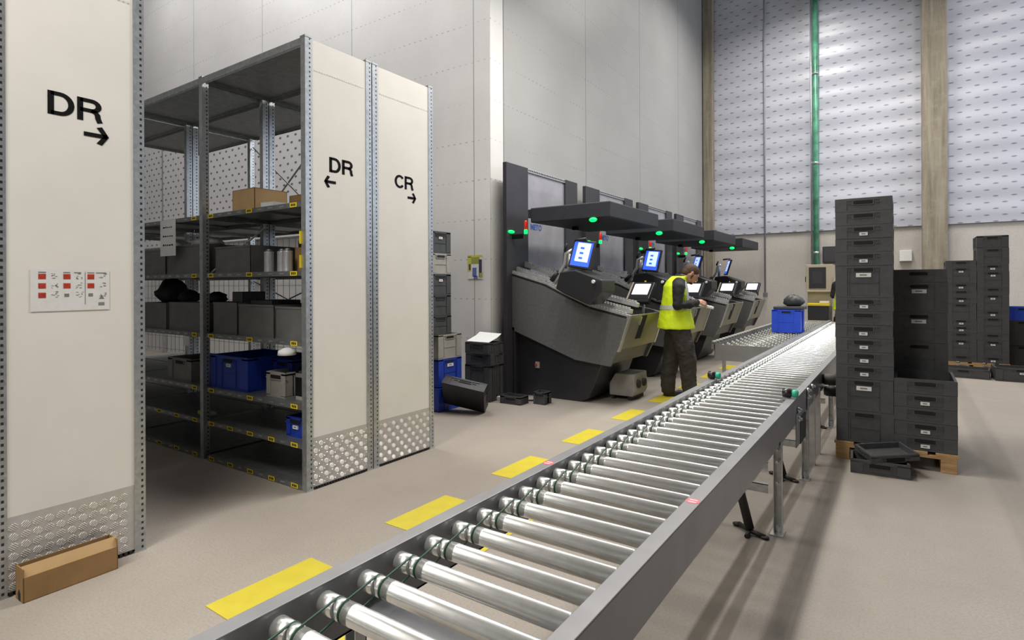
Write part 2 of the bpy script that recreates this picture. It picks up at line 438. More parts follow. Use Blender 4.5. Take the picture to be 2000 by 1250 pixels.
def column(x0, x1, y0, label):
    m = MB().box(x0, x1, y0, 15.91, 0, ZC)
    return struct(m.build(label, M_CONC, bevel=.02))
column(-4.47, -4.20, 15.73, 'trim_2')
column(.36, .82, 15.68, 'trim_3')
t = thing('drain_pipe', 'tall green pipe running up the perforated white back wall', 'pipe', (-1.75, 15.78, 0))
g = MB(); g.tube([(0, 0, 0), (0, 0, ZC - .01)], .062, 14); g.build('pipe', M_GREENPOST, t)
g = MB()
for z in (2.2, 4.4, 6.6, 8.8): g.lathe([(.074, z - .03), (.074, z + .03)], (0, 0, 0), 'z', 14)
g.build('pipe_clamp', M_GALV, t)
g = MB().tube([(-.095, 0, 0), (-.095, 0, ZC - .01)], .022, 8); g.build('cable', M_GALV, t)
t = thing('cable_conduit', 'thin grey conduit running down the back wall behind the stations', 'conduit', (-2.93, 15.86, 0))
MB().tube([(0, 0, 1.2), (0, 0, ZC - .01)], .022, 8).build('tube', mat('grey_conduit', (.3, .3, .34), .5), t)
MB().box(-.05, .05, -.02, .05, 1.1, 1.22).build('junction_box', M_GALV2, t, .004)

# the perforated screen seen through the shelving
t = thing('perforated_screen', 'white perforated sheet screen on the wall behind the shelving', 'screen', (-6.3, 5.98, 0))
m = MB()
for k in range(6):
    m.face([(-1.75 * (k + 1) + .02, 0, 2.3), (-1.75 * k, 0, 2.3), (-1.75 * k, 0, 4.5), (-1.75 * (k + 1) + .02, 0, 4.5)], [(0, 0), (1.73, 0), (1.73, 2.2), (0, 2.2)])
    m.box(-1.75 * (k + 1) + .02, -1.75 * k, .004, .02, 2.3, 4.5)
m.build('sheet', M_PERFS, t)
m = MB()
for k in range(7): m.box(-1.75 * k - .02, -1.75 * k + .02, -.012, .05, 0, 4.52)
m.build('frame', M_GALV, t)
m = MB()
for k in range(60): m.box(-.175 * k - .003, -.175 * k + .003, -.01, -.004, .05, 2.28)
for k in range(9): m.box(-10.5, 0, -.01, -.004, .1 + .27 * k, .106 + .27 * k)
m.build('wire_mesh', mat('dark_wire', (.07, .07, .09), .5), t)

# ------------------------------------------------------------------ yellow floor marks
DL = ['yellow floor block nearest the camera, beside the tall near shelf', 'second yellow floor block from the camera, beside the near rollers',
      'third yellow floor block from the camera, in front of the shelf end panels', 'fourth yellow floor block from the camera, left of the conveyor rail',
      'fifth yellow floor block from the camera, left of the conveyor', "yellow floor block at the standing worker's feet",
      'yellow floor block just beyond the standing worker', 'second yellow floor block beyond the worker',
      'yellow floor block beside the near end of the wheel table', 'yellow floor block half hidden by the wheel table']
for i in range(10):
    y0 = 1.345 + 1.085 * i
    o = MB().prism([(-.395, -.275), (.335, -.285), (.34, .275), (-.39, .28)], 'z', 0, .002).build('floor_marking', M_YEL, loc=(-2.215, y0 + .275, .0005))
    tag(o, DL[i], 'floor marking', 'yellow blocks marking the walkway')

# ------------------------------------------------------------------ shelving
LEV = [.04, .33, .605, 1.055, 1.555, 2.045]
XP = [-3.45, -4.84, -6.23, -7.62]
TOPZ = 3.2
def tread_plate(y0, y1, z0, z1):
    m = MB().box(0, .004, y0, y1, z0, z1)
    st = .046; r = 0; z = z0 + .023
    while z < z1 - .012:
        y = y0 + .023; q = 0
        while y < y1 - .012:
            sgn = 1 if (q + r) % 2 else -1
            rot = Matrix.Translation((.0045, y, z)) @ Matrix.Rotation(sgn * PI / 4, 4, 'X')
            for k in (-2, -1, 0, 1, 2):      # five short raised bars abreast, turned alternately
                L = .0165 if abs(k) < 2 else .010
                P = [(-.001, -L, k * .0078 - .002), (-.001, L, k * .0078 - .002), (-.001, L, k * .0078 + .002), (-.001, -L, k * .0078 + .002)]
                T = [(.0022, -L * .8, k * .0078 - .0005), (.0022, L * .8, k * .0078 - .0005), (.0022, L * .8, k * .0078 + .0005), (.0022, -L * .8, k * .0078 + .0005)]
                P = [rot @ Vector(p) for p in P]; T = [rot @ Vector(p) for p in T]
                m.rings([P, T], True, False, 1)
            y += st; q += 1
        z += st; r += 1
    return m
def post(x, y, sx, parent, wide=.055):
    # open upright section: front web with slots and two flanges
    m = MB()
    m.box(x - .05, x, y, y + wide, 0, TOPZ, 1)
    m.box(x, x + .0006, y, y + wide, 0.006, TOPZ, 0); m.box(x - .0506, x - .05, y, y + wide, .006, TOPZ, 0)
    m.box(x - .055, x + .003, y - .002, y + wide + .002, TOPZ, TOPZ + .012, 2) if False else m.box(x - .055, x + .003, y - .002, y + wide + .002, TOPZ, TOPZ + .012, 1)
    m.box(x - .06, x + .004, y - .004, y + wide + .004, 0, .006, 1)
    return m.build('upright', [M_POST, M_GALV], parent)
def shelf_board(x0, x1, y0, y1, z, parent, tags=None, under=False):
    m = MB().box(x1 + .055, x0 - .005, y0 + .004, y1 - .004, z - .004, z)
    m.box(x1 + .055, x0 - .052, y0 + .002, y0 + .006, z - .036, z)
    m.box(x1 + .055, x0 - .052, y1 - .006, y1 - .002, z - .036, z)
    m.box(x1 + .055, x1 + .059, y0 + .01, y1 - .01, z - .034, z - .004); m.box(x0 - .056, x0 - .052, y0 + .01, y1 - .01, z - .034, z - .004)
    if not under: m.box(x1 + .66, x1 + .70, y0 + .01, y1 - .01, z - .02, z - .004)
    x = x1 + .1
    while x < x0 - .1:
        m.box(x, x + .05, y0 + .0005, y0 + .002, z - .022, z - .012, 1); x += .14
    b = m.build('shelf', [M_GALV2, M_GALV], parent)
    for k in (tags or []):
        tg = MB().box(-.04, .04, -.0015, 0, -.016, .016)
        for q in range(3): tg.box(-.026 + q * .019, -.013 + q * .019, -.002, -.0015, -.009, .009, 1)
        tg.build('shelf_label', [M_YTAG, M_INK], b, loc=(k, y0 - .0005, z - .018))
    return b
def shelving(name, label, y0, y1, bays, letters, tags, wide_right=.055, first_post=True, poster=False):
    t = thing(name, label, 'shelving', (0, 0, 0))
    for i in range(bays + 1):
        post(XP[i], y0, 0, t); post(XP[i], y1 - .055, 0, t)
    for i in range(bays):
        for j, z in enumerate(LEV):
            tg = []
            if tags:
                n = (5, 5, 3, 3, 3, 3)[j] if i == 0 else (4, 4, 2, 2, 2, 3)[j]
                for k in range(n): tg.append(XP[i] - .14 - (1.12 if i == 0 else .95) * k / (n - 1 if n > 1 else 1))
            shelf_board(XP[i], XP[i + 1], y0, y1, z, t, tg)
        shelf_board(XP[i], XP[i + 1], y0, y1, TOPZ - .03, t, None, True)
        # front and back top rails
        m = MB().box(XP[i + 1], XP[i] - .05, y0, y0 + .012, TOPZ - .05, TOPZ); m.box(XP[i + 1], XP[i] - .05, y1 - .012, y1, TOPZ - .05, TOPZ)
        m.build('top_rail', M_GALV, t)
    # closed end
    m = MB().box(XP[0] - .012, XP[0] - .004, y0 + .055, y1 - .055, .36, TOPZ - .005)
    q = y0 + .08
    while q < y1 - .07:
        m.box(XP[0] - .004, XP[0] - .0015, q, q + .008, 2.98, 2.99, 1); q += .022
    pan = m.build('end_panel', [M_CREAM, mat('pale_rivet', (.8, .78, .72), .3, .3)], t)
    kp = tread_plate(y0 + .055, y1 - .055, .02, .37).build('kick_plate', [M_ALU, M_ALU2], t); kp.location = (XP[0] - .0075, 0, 0)
    m = MB()
    q = y0 + .06
    while q < y1 - .07:
        m.box(XP[0] - .012, XP[0] + .002, q, q + .014, .002, .018); q += .024
    m.build('foot_strip', M_DKRUB, t)
    for kind, a in letters:
        if kind == 'T': capital_letters(a[0], a[1], a[2], a[3], a[4], XP[0] - .004, pan)
        else:
            y, z, d, L = a; w_ = .0155 * L / .1
            m = MB(); X0 = XP[0] - .004
            m.box(X0, X0 + .0015, y, y + d * L * .92, z - w_ * .62, z + w_ * .62)
            tip = y + d * L
            for sgn in (1, -1):
                pts = [(tip, z), (tip - d * w_ * 1.5, z), (tip - d * L * .5, z + sgn * L * .36), (tip - d * L * .5 + d * w_ * 1.4, z + sgn * L * .43)]
                m.prism(pts, 'x', X0, X0 + .0015)
            m.build('aisle_arrow', M_INK, pan)
    return t
near = shelving('shelving_unit', 'tall cream shelf end at the far left, lettered DR with an arrow to the right', .81, 1.455, 3,
    [('T', ('DR', 1.025, 2.300, .225, .116)), ('A', (1.175, 2.234, 1, .112))], False)
dr = shelving('shelving_unit', 'tall open steel shelving, its cream end lettered DR with an arrow to the left', 2.485, 3.09, 3,
    [('T', ('DR', 2.690, 2.280, .212, .110)), ('A', (2.748, 2.207, -1, .104))], True)
cr = shelving('shelving_unit', 'tall steel shelving backing onto the DR shelves, end lettered CR', 3.10, 3.80, 3,
    [('T', ('CR', 3.340, 2.258, .212, .110)), ('A', (3.488, 2.192, 1, .104))], False)
# diagonal braces on the backs
for i in range(2):
    for z0, z1 in ((2.1, 3.05), (1.1, 1.5)):
        m = MB()
        m.tube([(XP[i] - .07, 3.785, z1), (XP[i + 1] + .02, 3.785, z0)], .009, 6); m.tube([(XP[i] - .07, 3.775, z0), (XP[i + 1] + .02, 3.775, z1)], .009, 6)
        m.build('cross_brace', M_GALV2, cr)
m = MB().tube([(-4.86, 2.55, 1.55), (-4.82, 3.04, 1.98)], .008, 6); m.build('side_brace', M_GALV, dr)
for z in (1.79, 1.62):
    MB().box(-3.505, -3.49, 2.472, 2.4845, z - .045, z + .045).build('yellow_marker', M_YTAG, dr)
for y in (.86,):
    pass
# near shelving continues to the left with the next bay of posts
nb = thing('shelving_unit', 'grey steel shelf post at the very left edge of the photo', 'shelving')
m = MB().box(-3.50, -3.45, .74, .80, 0, TOPZ); m.build('upright', M_POST, nb)
m = MB().box(-3.462, -3.454, .2, .74, .36, TOPZ); m.build('end_panel', M_CREAM, nb)
m = MB().box(-4.84, -3.5, .2, .8, 1.0, 1.02); m.box(-4.84, -3.5, .2, .8, 2.0, 2.02); m.box(-4.84, -3.5, .2, .8, 3.0, 3.02); m.build('shelf', M_GALV2, nb)
m = MB().box(-4.88, -4.84, .74, .8, 0, TOPZ); m.build('upright', M_POST, nb)
kp = tread_plate(.2, .74, .02, .37).build('kick_plate', [M_ALU, M_ALU2], nb); kp.location = (-3.459, 0, 0)

# poster on the near end panel
t = thing('instruction_sheet', 'white instruction sheet with red pictures taped on the cream shelf end', 'poster', (-3.4525, 0, 0))
def ysheet(y0, y1, z0, z1, mi, mm, th=.001): mm.box(0, th, y0, y1, z0, z1, mi)
m = MB(); PY0, PY1, PZ0, PZ1 = .955, 1.285, 1.33, 1.535
ysheet(PY0, PY1, PZ0, PZ1, 0, m)
cols = [.985, 1.085, 1.187]
for ci, y in enumerate(cols):
    for ri in range(3):
        z = 1.487 - ri * .046
        if not (ri == 2 and ci): MB().box(.001, .0016, y, y + .03, z, z + .026).build('red_picture', M_RED, t)
        else: ysheet(y + .004, y + .024, z + .004, z + .02, 1, m, .0016)
        for q in range(9):
            yy = y + .05 + random.random() * .028; zz = z + random.random() * .03
            ysheet(yy, yy + .004 + random.random() * .006, zz, zz + .0025, 1, m, .0016)
for y, L in ((.985, .03), (1.085, .028), (1.13, .03), (1.187, .03), (1.225, .045)): ysheet(y, y + L, 1.518, 1.523, 1, m, .0016)
ysheet(1.176, 1.1785, 1.36, 1.525, 1, m, .0016); ysheet(1.235, 1.262, 1.352, 1.368, 1, m, .0016)
m.prism([(1.237, 1.386), (1.262, 1.386), (1.2495, 1.404)], 'x', 0, .0016, 1)
m.build('sheet', [M_PAPER, M_INKG], t)

# poster on the white wall
t = thing('wall_poster', 'small colourful poster with yellow and blue areas on the white wall', 'poster', (-4.86, 6.045, 1.53))
m = MB().box(0, .25, -.002, 0, 0, .32, 4)
m.box(.06, .2, -.0025, -.002, .2, .29, 3); m.box(0, .06, -.003, -.002, .1, .3, 0); m.box(0, .25, -.003, -.002, .29, .32, 0); m.box(.08, .15, -.003, -.002, .03, .15, 1)
m.box(.19, .24, -.003, -.002, .02, .26, 2); m.box(.1, .17, -.003, -.002, .0, .04, 1); m.box(.02, .05, -.004, -.003, .12, .2, 2); m.box(.2, .25, -.004, -.003, .02, .08, 3)
m.build('sheet', [mat('yellow_print', (.55, .55, .08), .6), mat('blue_print', (.12, .16, .4), .6), mat('dark_print', (.05, .05, .09), .6), mat('olive_print', (.3, .33, .08), .6), M_PAPER], t)

# ------------------------------------------------------------------ crates
def crate_mesh(w_, d_, h, wall=.012, recess=True, grip=True):
    """Open stacking crate, front towards -Y, origin at base centre."""
    m = MB(); x = w_ / 2; y = d_ / 2; r = .012
    m.box(-x + .006, x - .006, -y + .006, y - .006, 0, .008)                       # floor
    for sx in (-1, 1): m.box(sx * (x - .006), sx * (x - .006 - wall), -y + .006, y - .006, .004, h)
    for sy in (-1, 1): m.box(-x + .006, x - .006, sy * (y - .006), sy * (y - .006 - wall), .004, h)
    # rim, corner posts and base band stand proud of the walls
    for z0, z1 in ((h - .022, h - .002), (.0, .014)):
        m.box(-x, x, -y, -y + .012, z0, z1); m.box(-x, x, y - .012, y, z0, z1)
        m.box(-x, -x + .012, -y + .012, y - .012, z0, z1); m.box(x - .012, x, -y + .012, y - .012, z0, z1)
    for sx in (-1, 1):
        for sy in (-1, 1): m.box(sx * x, sx * (x - .085 * min(1, w_ / .4)), sy * y, sy * (y - .012), .01, h - .01); m.box(sx * x, sx * (x - .012), sy * (y - .01), sy * (y - .09), .01, h - .01)
    # ribs on the long sides
    for sx in (-1, 1):
        for q in (-.16, -.05, .05, .16):
            m.box(sx * x, sx * (x - .01), q * d_ / .6 - .004, q * d_ / .6 + .004, .01, h - .02)
    # ribs on the front
    if h > .2:
        for sx in (-1, 1): m.box(sx * .105, sx * .099, -y + .001, -y + .01, .012, h - .03); m.box(-.105, .105, -y + .001, -y + .01, h * .45, h * .45 + .006) if sx > 0 else None
    # hand grip bezel
    if grip:
        g0 = h - .052; m.box(-.075, .075, -y - .002, -y + .008, g0 - .006, g0); m.box(-.075, -.068, -y - .002, -y + .008, g0, h - .02); m.box(.068, .075, -y - .002, -y + .008, g0, h - .02)
        m.box(-.13, -.085, -y - .001, -y + .008, g0 + .004, g0 + .008); m.box(.085, .13, -y - .001, -y + .008, g0 + .004, g0 + .008)
    return m
def grip_mesh(d_, h):
    m = MB(); y = d_ / 2
    m.prism([(-.062, h - .05), (.062, h - .05), (.066, h - .03), (.05, h - .024), (-.05, h - .024), (-.066, h - .03)], 'y', -y - .0005, -y + .02)
    return m
def label_mesh(d_, h, w_=.058, hh=.026, z=None):
    y = d_ / 2; z = h - .062 if z is None else z
    m = MB().box(-w_ / 2, w_ / 2, -y - .0035, -y + .006, z - hh, z, 0)
    m.box(-w_ * .25, w_ * .22, -y - .0042, -y - .0035, z - hh * .65, z - hh * .3, 1)
    return m
PROTO = {}
def crate(kind, loc, rz, label, group, w_=.4, d_=.6, h=.112, material=None, lab=1, extra_rot=None, cat='crate', name='stacking_crate'):
    key = (kind, w_, d_, h, lab)
    if key not in PROTO:
        me = crate_mesh(w_, d_, h).mesh('stacking_crate'); me.materials.append(material)
        g_ = grip_mesh(d_, h).mesh('hand_grip'); g_.materials.append(M_VOID)
        l_ = None
        if lab:
            l_ = label_mesh(d_, h, *((.058, .026) if lab == 1 else (.105, .034))).mesh('paper_label'); l_.materials.append(M_PAPER); l_.materials.append(M_INKG)
        PROTO[key] = (me, g_, l_)
    me, g_, l_ = PROTO[key]
    o = bpy.data.objects.new(name, me); C.objects.link(o); o.location = loc; o.rotation_euler = extra_rot or (0, 0, rz)
    tag(o, label, cat, group)
    a = bpy.data.objects.new('hand_grip', g_); C.objects.link(a); a.parent = o
    if l_: b = bpy.data.objects.new('paper_label', l_); C.objects.link(b); b.parent = o
    return o
ORD = ['bottom', 'second', 'third', 'fourth', 'fifth', 'sixth', 'seventh', 'eighth', 'ninth', 'tenth', 'eleventh', 'twelfth', 'thirteenth', 'fourteenth', 'fifteenth']
def stack(x, y, z, spec, where, group, w_=.4, d_=.6, jitter=.003, mats=None, rz=0):
    n = len(spec)
    for i, (h, lab) in enumerate(spec):
        mt = (mats[i] if mats else M_BLACKP)
        col = {M_BLACKP: 'black', M_DARKP: 'dark grey', M_GREYP: 'grey', M_LGREYP: 'light grey', M_BLUEP: 'blue', M_BBLUEP: 'bright blue'}[mt]
        pos = 'topmost' if i == n - 1 else ('bottom' if i == 0 else ORD[i] + ' from the bottom')
        size = 'shallow' if h < .15 else 'deep'
        crate(mt.name, (x + random.uniform(-jitter, jitter), y + random.uniform(-jitter, jitter), z), rz,
              f'{size} {col} crate, {pos} of {where}', group, w_, d_, h, mt, lab)
        z += h
    return z
S, B = .1105, .262
PAL_Z = .146
def pallet(x, y, label, rz=0, name='wooden_pallet'):
    """EUR pallet 0.8 x 1.2, short side to -Y, origin at the middle of that side"""
    t = thing(name, label, 'pallet', (x, y, 0), rz, 'wooden pallets under the crate stacks')
    for q in (-.34, -.17, 0, .17, .34):
        MB().box(q - (.07 if abs(q) in (.34, 0) else .05), q + (.07 if abs(q) in (.34, 0) else .05), 0, 1.2, .122, .144).build('deck_board', M_WOOD, t, .002)
    for q in (0, .53, 1.055): MB().box(-.4, .4, q, q + .145, .10, .122).build('stringer_board', M_WOOD, t, .002)
    for q in (-.35, 0, .35):
        for r in (0, .53, 1.055):
            MB().box(q - .05, q + .05, r, r + .145, .022, .10).build('block', M_WOOD, t, .002)
        MB().box(q - .05, q + .05, 0, 1.2, 0, .022).build('skid', M_WOOD, t, .002)
    return t
pallet(-.065, 5.44, 'pale wooden pallet carrying the nearest tall black crate stacks')
tall = [(B, 0), (B, 2), (S, 1), (S, 1), (S, 1), (S, 1), (S, 0), (S, 1), (B, 2), (S, 1), (S, 0), (S, 1), (S, 0), (S, 0)]
stack(-.263, 5.755, PAL_Z, tall, 'the tallest stack', 'black crates in the tall stack on the near pallet')
stack(.14, 5.755, PAL_Z, [(S, 1), (S, 1), (S, 0), (S, 1), (S, 0)], 'the low front stack right of the tallest', 'shallow black crates in the low stack on the near pallet')
stack(.115, 6.38, PAL_Z, [(B, 0), (B, 0), (B, 0), (B, 2), (B, 2), (S, 0)], 'the stack behind the low one', 'black crates in the back stack on the near pallet')
# loose crates in front of the pallet
crate('black_a', (-.155, 5.235, 0), .06, 'empty shallow black crate lying on the floor in front of the near pallet', 'loose shallow crates before the near pallet', .38, .29, .105, M_BLACKP, 0)
crate('black_b', (-.11, 5.26, .125), 0, 'shallow black crate resting tilted on the empty one before the pallet', 'loose shallow crates before the near pallet', .34, .26, .05, M_BLACKP, 0, extra_rot=(.10, -.08, .5))
# farther pallet
pallet(1.0, 11.96, 'wooden pallet under the farther pair of crate stacks')
fa = [(S, 0), (B, 1), (S, 0), (S, 1), (S, 1), (B, 0), (S, 1), (S, 0), (S, 1), (B, 1), (S, 0), (S, 0)]
fb = [(S, 1), (B, 1), (S, 0), (B, 0), (S, 1), (B, 1), (S, 0), (B, 1), (S, 1), (B, 0), (.2, 0)]
stack(.795, 12.27, PAL_Z, fa[:11], 'the far left pallet stack', 'black crates in the left stack on the farther pallet')
stack(1.2, 12.27, PAL_Z, fb, 'the far right pallet stack', 'crates in the right stack on the farther pallet', mats=[M_BLACKP] * 10 + [M_DARKP])
# flat black lids and crates on the floor in front of the far pallet
for i, (x, y, wd, dp, hh, rz, l) in enumerate([
    (.78, 11.25, .62, .4, .14, -.12, 'black crate on the floor at the left foot of the farther stacks'),
    (1.42, 11.2, .6, .4, .2, .04, 'black crate with a white label, lying before the right far stack'),
    (2.05, 11.15, .6, .4, .2, -.03, 'black crate on the floor at the right edge of the photo')]):
    crate('blk', (x, y, 0), rz, l, 'black crates lying before the farther pallet', wd, dp, hh, M_BLACKP, 1 if i == 1 else 0)
stack(1.98, 12.2, 0, [(B, 0), (B, 0), (.3, 0)], 'the stack at the right edge', 'black crates at the right edge', .6, .4)
crate('bbl', (1.62, 12.55, .83), 0, 'bright blue crate behind the right far stack', None, .5, .4, .22, M_BBLUEP, 0)
crate('blk2', (1.62, 12.55, 0), 0, 'black crate on the floor below the blue one behind the right far stack', None, .5, .4, .42, M_BLACKP, 0)
crate('blk2', (1.62, 12.55, .41), 0, 'black crate carrying the bright blue one behind the right far stack', None, .5, .4, .42, M_BLACKP, 0)
# white box seen behind the near pallet stacks
tag(MB().box(-.12, .12, -.06, .06, 0, .25).build('distribution_box', M_PAPER, bevel=.01, loc=(.06, 15.94, 1.95)), 'small white box fixed on the back wall left of the concrete column', 'box')

# stacks beside the CR shelf, against the white wall
g1 = 'crates stacked beside the CR shelf end'
zz = stack(-4.65, 5.08, 0, [(.30, 0), (.30, 2), (.28, 0)], 'the wide stack by CR', g1, .41, .6, rz=PI / 2, mats=[M_BLUEP, M_BLUEP, M_LGREYP])
stack(-4.63, 4.925, zz, [(.222, 0), (.235, 0), (.24, 1), (.235, 0), (.25, 1)], 'the narrow column by CR', g1, .35, .55, rz=PI / 2, mats=[M_DARKP, M_DARKP, M_DARKP, M_LGREYP, M_DARKP])
crate('g', (-4.39, 5.78, 0), 0, 'dark grey crate on the floor between the blue crates and the white wall', None, .38, .3, .45, M_DARKP, 0)
crate('h', (-4.38, 5.78, .45), .05, 'lower folded black crate on the dark grey one by the white wall', 'folded black crates by the white wall', .38, .3, .14, M_BLACKP, 0)
crate('h', (-4.38, 5.77, .59), -.06, 'upper folded black crate on the dark grey one by the white wall', 'folded black crates by the white wall', .38, .3, .14, M_BLACKP, 0)
m = MB()
m.rings([[(-.2, -.12, .0), (.16, -.13, 0), (.16, -.13, .004), (-.2, -.12, .004)], [(-.18, .05, .06), (.17, .04, .05), (.17, .04, .054), (-.18, .05, .064)], [(-.18, .13, .1), (.16, .14, .09), (.16, .14, .094), (-.18, .13, .104)]], True, False)
tag(m.build('paper_sheet', M_PAPER, loc=(-4.37, 5.77, .735)), 'white sheet of paper lying on the folded black crates by the wall', 'paper')
crate('lean', (-4.08, 4.98, .182), 0, 'black crate tipped over against the lower blue crates', None, .5, .33, .13, M_BLACKM, 0, extra_rot=(-.98, .18, .35))
# bits on the floor before the first station
for (x, y, wd, dp, hh, l) in [(-3.93, 5.78, .30, .18, .1, 'flat black box on the floor by the first station'), (-3.63, 5.95, .16, .16, .15, 'small dark box standing on the floor by the first station')]:
    crate('sm', (x, y, 0), 0, l, None, wd, dp, hh, M_BLACKP if wd > .2 else M_DARKP, 0)
m = MB().box(-.06, .06, -.045, .045, 0, .05); m.box(-.06, .0, -.05, -.03, .05, .08, 1)
tag(m.build('adapter_block', [M_PAPER, M_INK], bevel=.006, loc=(-4.2, 5.84, 0)), 'small white plug block on the floor at the wall corner', 'plug')
m = MB().tube([(-4.42, 5.95, .012), (-4.3, 5.9, .012), (-4.1, 5.98, .012), (-3.9, 5.95, .012), (-3.75, 6.02, .012)], .009, 8)
tag(m.build('black_cable', M_DKRUB), 'black cable lying on the floor along the foot of the wall corner', 'cable')

# cardboard box leaning at the near shelf
def card_box(name, w_, d_, h, loc, rz, label, cat='cardboard box', group=None, flaps=False, mt=None, tilt=0):
    t = thing(name, label, cat, loc, rz, group); a = mt or M_CARD
    m = MB(); th = .004
    m.box(-w_ / 2, w_ / 2, -d_ / 2, d_ / 2, 0, th); m.box(-w_ / 2, w_ / 2, -d_ / 2, -d_ / 2 + th, 0, h); m.box(-w_ / 2, w_ / 2, d_ / 2 - th, d_ / 2, 0, h)
    m.box(-w_ / 2, -w_ / 2 + th, -d_ / 2, d_ / 2, 0, h); m.box(w_ / 2 - th, w_ / 2, -d_ / 2, d_ / 2, 0, h)
    m.build('box_body', a, t)
    if not flaps: MB().box(-w_ / 2, w_ / 2, -d_ / 2, d_ / 2, h - .003, h + .001).build('lid', a, t)
    return t
t = thing('cardboard_box', 'open brown cardboard box on the floor against the near shelf kick plate', 'cardboard box', (-3.375, 1.08, 0), PI / 2 + .02)
W_, D_, H_ = .385, .095, .155
m = MB(); th = .004
m.box(-W_ / 2, W_ / 2, -D_ / 2, D_ / 2, 0, th); m.box(-W_ / 2, W_ / 2, -D_ / 2, -D_ / 2 + th, 0, H_ - .04); m.box(-W_ / 2, W_ / 2, D_ / 2 - th, D_ / 2, 0, H_)
m.box(-W_ / 2, -W_ / 2 + th, -D_ / 2, D_ / 2, 0, H_); m.box(W_ / 2 - th, W_ / 2, -D_ / 2, D_ / 2, 0, H_)
m.build('box_body', M_CARD, t)
m = MB().box(-W_ / 2, W_ / 2, -.0022, .0022, -.058, 0, 0, Matrix.Translation((0, -D_ / 2 + .0265, H_ + .007)) @ Matrix.Rotation(-.42, 4, 'X'))
m.build('front_flap', M_CARD2, t)
m = MB().prism([(-.012, 0), (.012, .001), (.02, .03), (.004, .052), (-.014, .035)], 'x', W_ / 2 * -1 - .001, -W_ / 2 + .001); m.build('hand_hole', M_VOID, t)

# ------------------------------------------------------------------ contents of the DR shelves
def bin_box(x, w_, z, h, label, y0=2.54, d_=.45, mt=None, group='grey sheet bins on the DR shelves'):
    m = MB(); th = .004
    m.box(0, w_, 0, d_, 0, th); m.box(0, w_, 0, th, 0, h); m.box(0, w_, d_ - th, d_, 0, h)
    m.box(0, th, 0, d_, 0, h); m.box(w_ - th, w_, 0, d_, 0, h); m.box(0, w_, -.004, 0, h - .015, h); m.box(0, w_, -.003, 0, 0, .01)
    o = m.build('shelf_bin', mt or mat('dull_grey_sheet', (.15, .15, .145), .5, .2, .15, 8), loc=(x, y0, z)); return tag(o, label, 'bin', group)
Z4, Z3, Z2, Z1 = LEV[4], LEV[3], LEV[2], LEV[1]
bin_box(-6.12, .47, Z4, .24, 'grey bin at the left of the shelf just under the hanging paper', 2.56)
bin_box(-5.62, .68, Z4, .26, 'wide grey bin left of the middle post, shelf below the hanging paper', 2.56)
bin_box(-4.78, .52, Z4, .22, 'grey bin just right of the middle post, on the shelf with the metal cans', 2.56)
bin_box(-6.12, .55, Z3, .24, 'grey bin at the left end of the fourth shelf up', 2.53)
bin_box(-5.52, .60, Z3, .25, 'grey bin left of the middle post on the fourth shelf up', 2.53)
bin_box(-4.76, .36, Z3, .26, 'grey bin right of the middle post on the fourth shelf up', 2.53)
bin_box(-4.38, .48, Z3, .25, 'wide grey bin in the middle of the right bay, fourth shelf up', 2.53)
bin_box(-3.88, .36, Z3, .24, 'grey bin beside the end post on the fourth shelf up', 2.53)
t = thing('metal_can', 'silver metal can standing on the shelf below the cartons', 'can', (-4.07, 2.6, Z4), 0, 'metal cans on the DR shelf')
MB().lathe([(.036, 0), (.038, .006), (.036, .012), (.036, .15), (.038, .156), (.034, .16)], seg=20).build('can_body', M_SILV, t)
MB().lathe([(.026, .16), (.02, .176), (.008, .182)], seg=16).build('can_top', M_GALV2, t)
for x, y, l in ((-3.96, 2.64, 'dull metal can just right of the silver one'), (-3.86, 2.62, 'third metal can, rightmost of the cans on the shelf')):
    c_ = copy_tree(t); c_.location = (x, y, Z4); c_['label'] = l
card_box('cardboard_box', .34, .3, .19, (-3.73, 2.86, Z4), 0, 'dark brown carton on the shelf beside the cans', mt=M_CARD, flaps=True)
card_box('cardboard_box', .5, .4, .3, (-4.3, 3.4, Z4), 0, 'large dark brown carton at the back behind the metal cans', mt=M_CARD)
card_box('cardboard_box', .33, .3, .215, (-4.56, 2.83, LEV[5]), 0, 'light brown carton on the highest loaded shelf', mt=M_CARD2)
card_box('cardboard_box', .42, .3, .26, (-4.62, 3.45, LEV[5]), 0, 'brown carton behind the light brown one on the highest loaded shelf')
card_box('cardboard_box', .35, .3, .13, (-3.72, 3.3, LEV[5]), .1, 'low brown carton near the end post on the highest loaded shelf')
card_box('paper_carton', .16, .2, .085, (-4.26, 2.8, LEV[5]), .1, 'small white carton beside the light brown carton on top', 'carton', mt=M_PAPER)
# hanging paper
t = thing('hanging_notice', 'white notice with handwriting hanging from the shelf edge', 'paper', (-5.42, 2.476, 1.72))
MB().box(-.14, .14, -.001, .001, 0, .32).build('sheet', M_PAPER, t)
m = MB()
for r in range(3):
    x = -.09
    while x < .08:
        L = random.uniform(.015, .04); m.box(x, x + L, -.0018, -.001, .25 - r * .08, .258 - r * .08 + random.random() * .008); x += L + .012
m.build('handwriting', M_INK, t)
for x, z, l, s_ in ((-5.15, Z3 - .12, 'small white paper tag hanging below the fourth shelf', .08),):
    tag(MB().box(0, .09, 0, .002, 0, .08).build('paper_tag', M_PAPER, loc=(x, 2.48, z)), l, 'paper')
m = MB().lathe([(.065, 0), (.06, .03), (.02, .05), (.001, .052)], seg=16)
tag(m.build('paper_roll', M_PAPER, loc=(-3.64, 2.462, Z3 - .10)), 'white rounded paper cup hooked under the fourth shelf by the end post', 'paper cup')
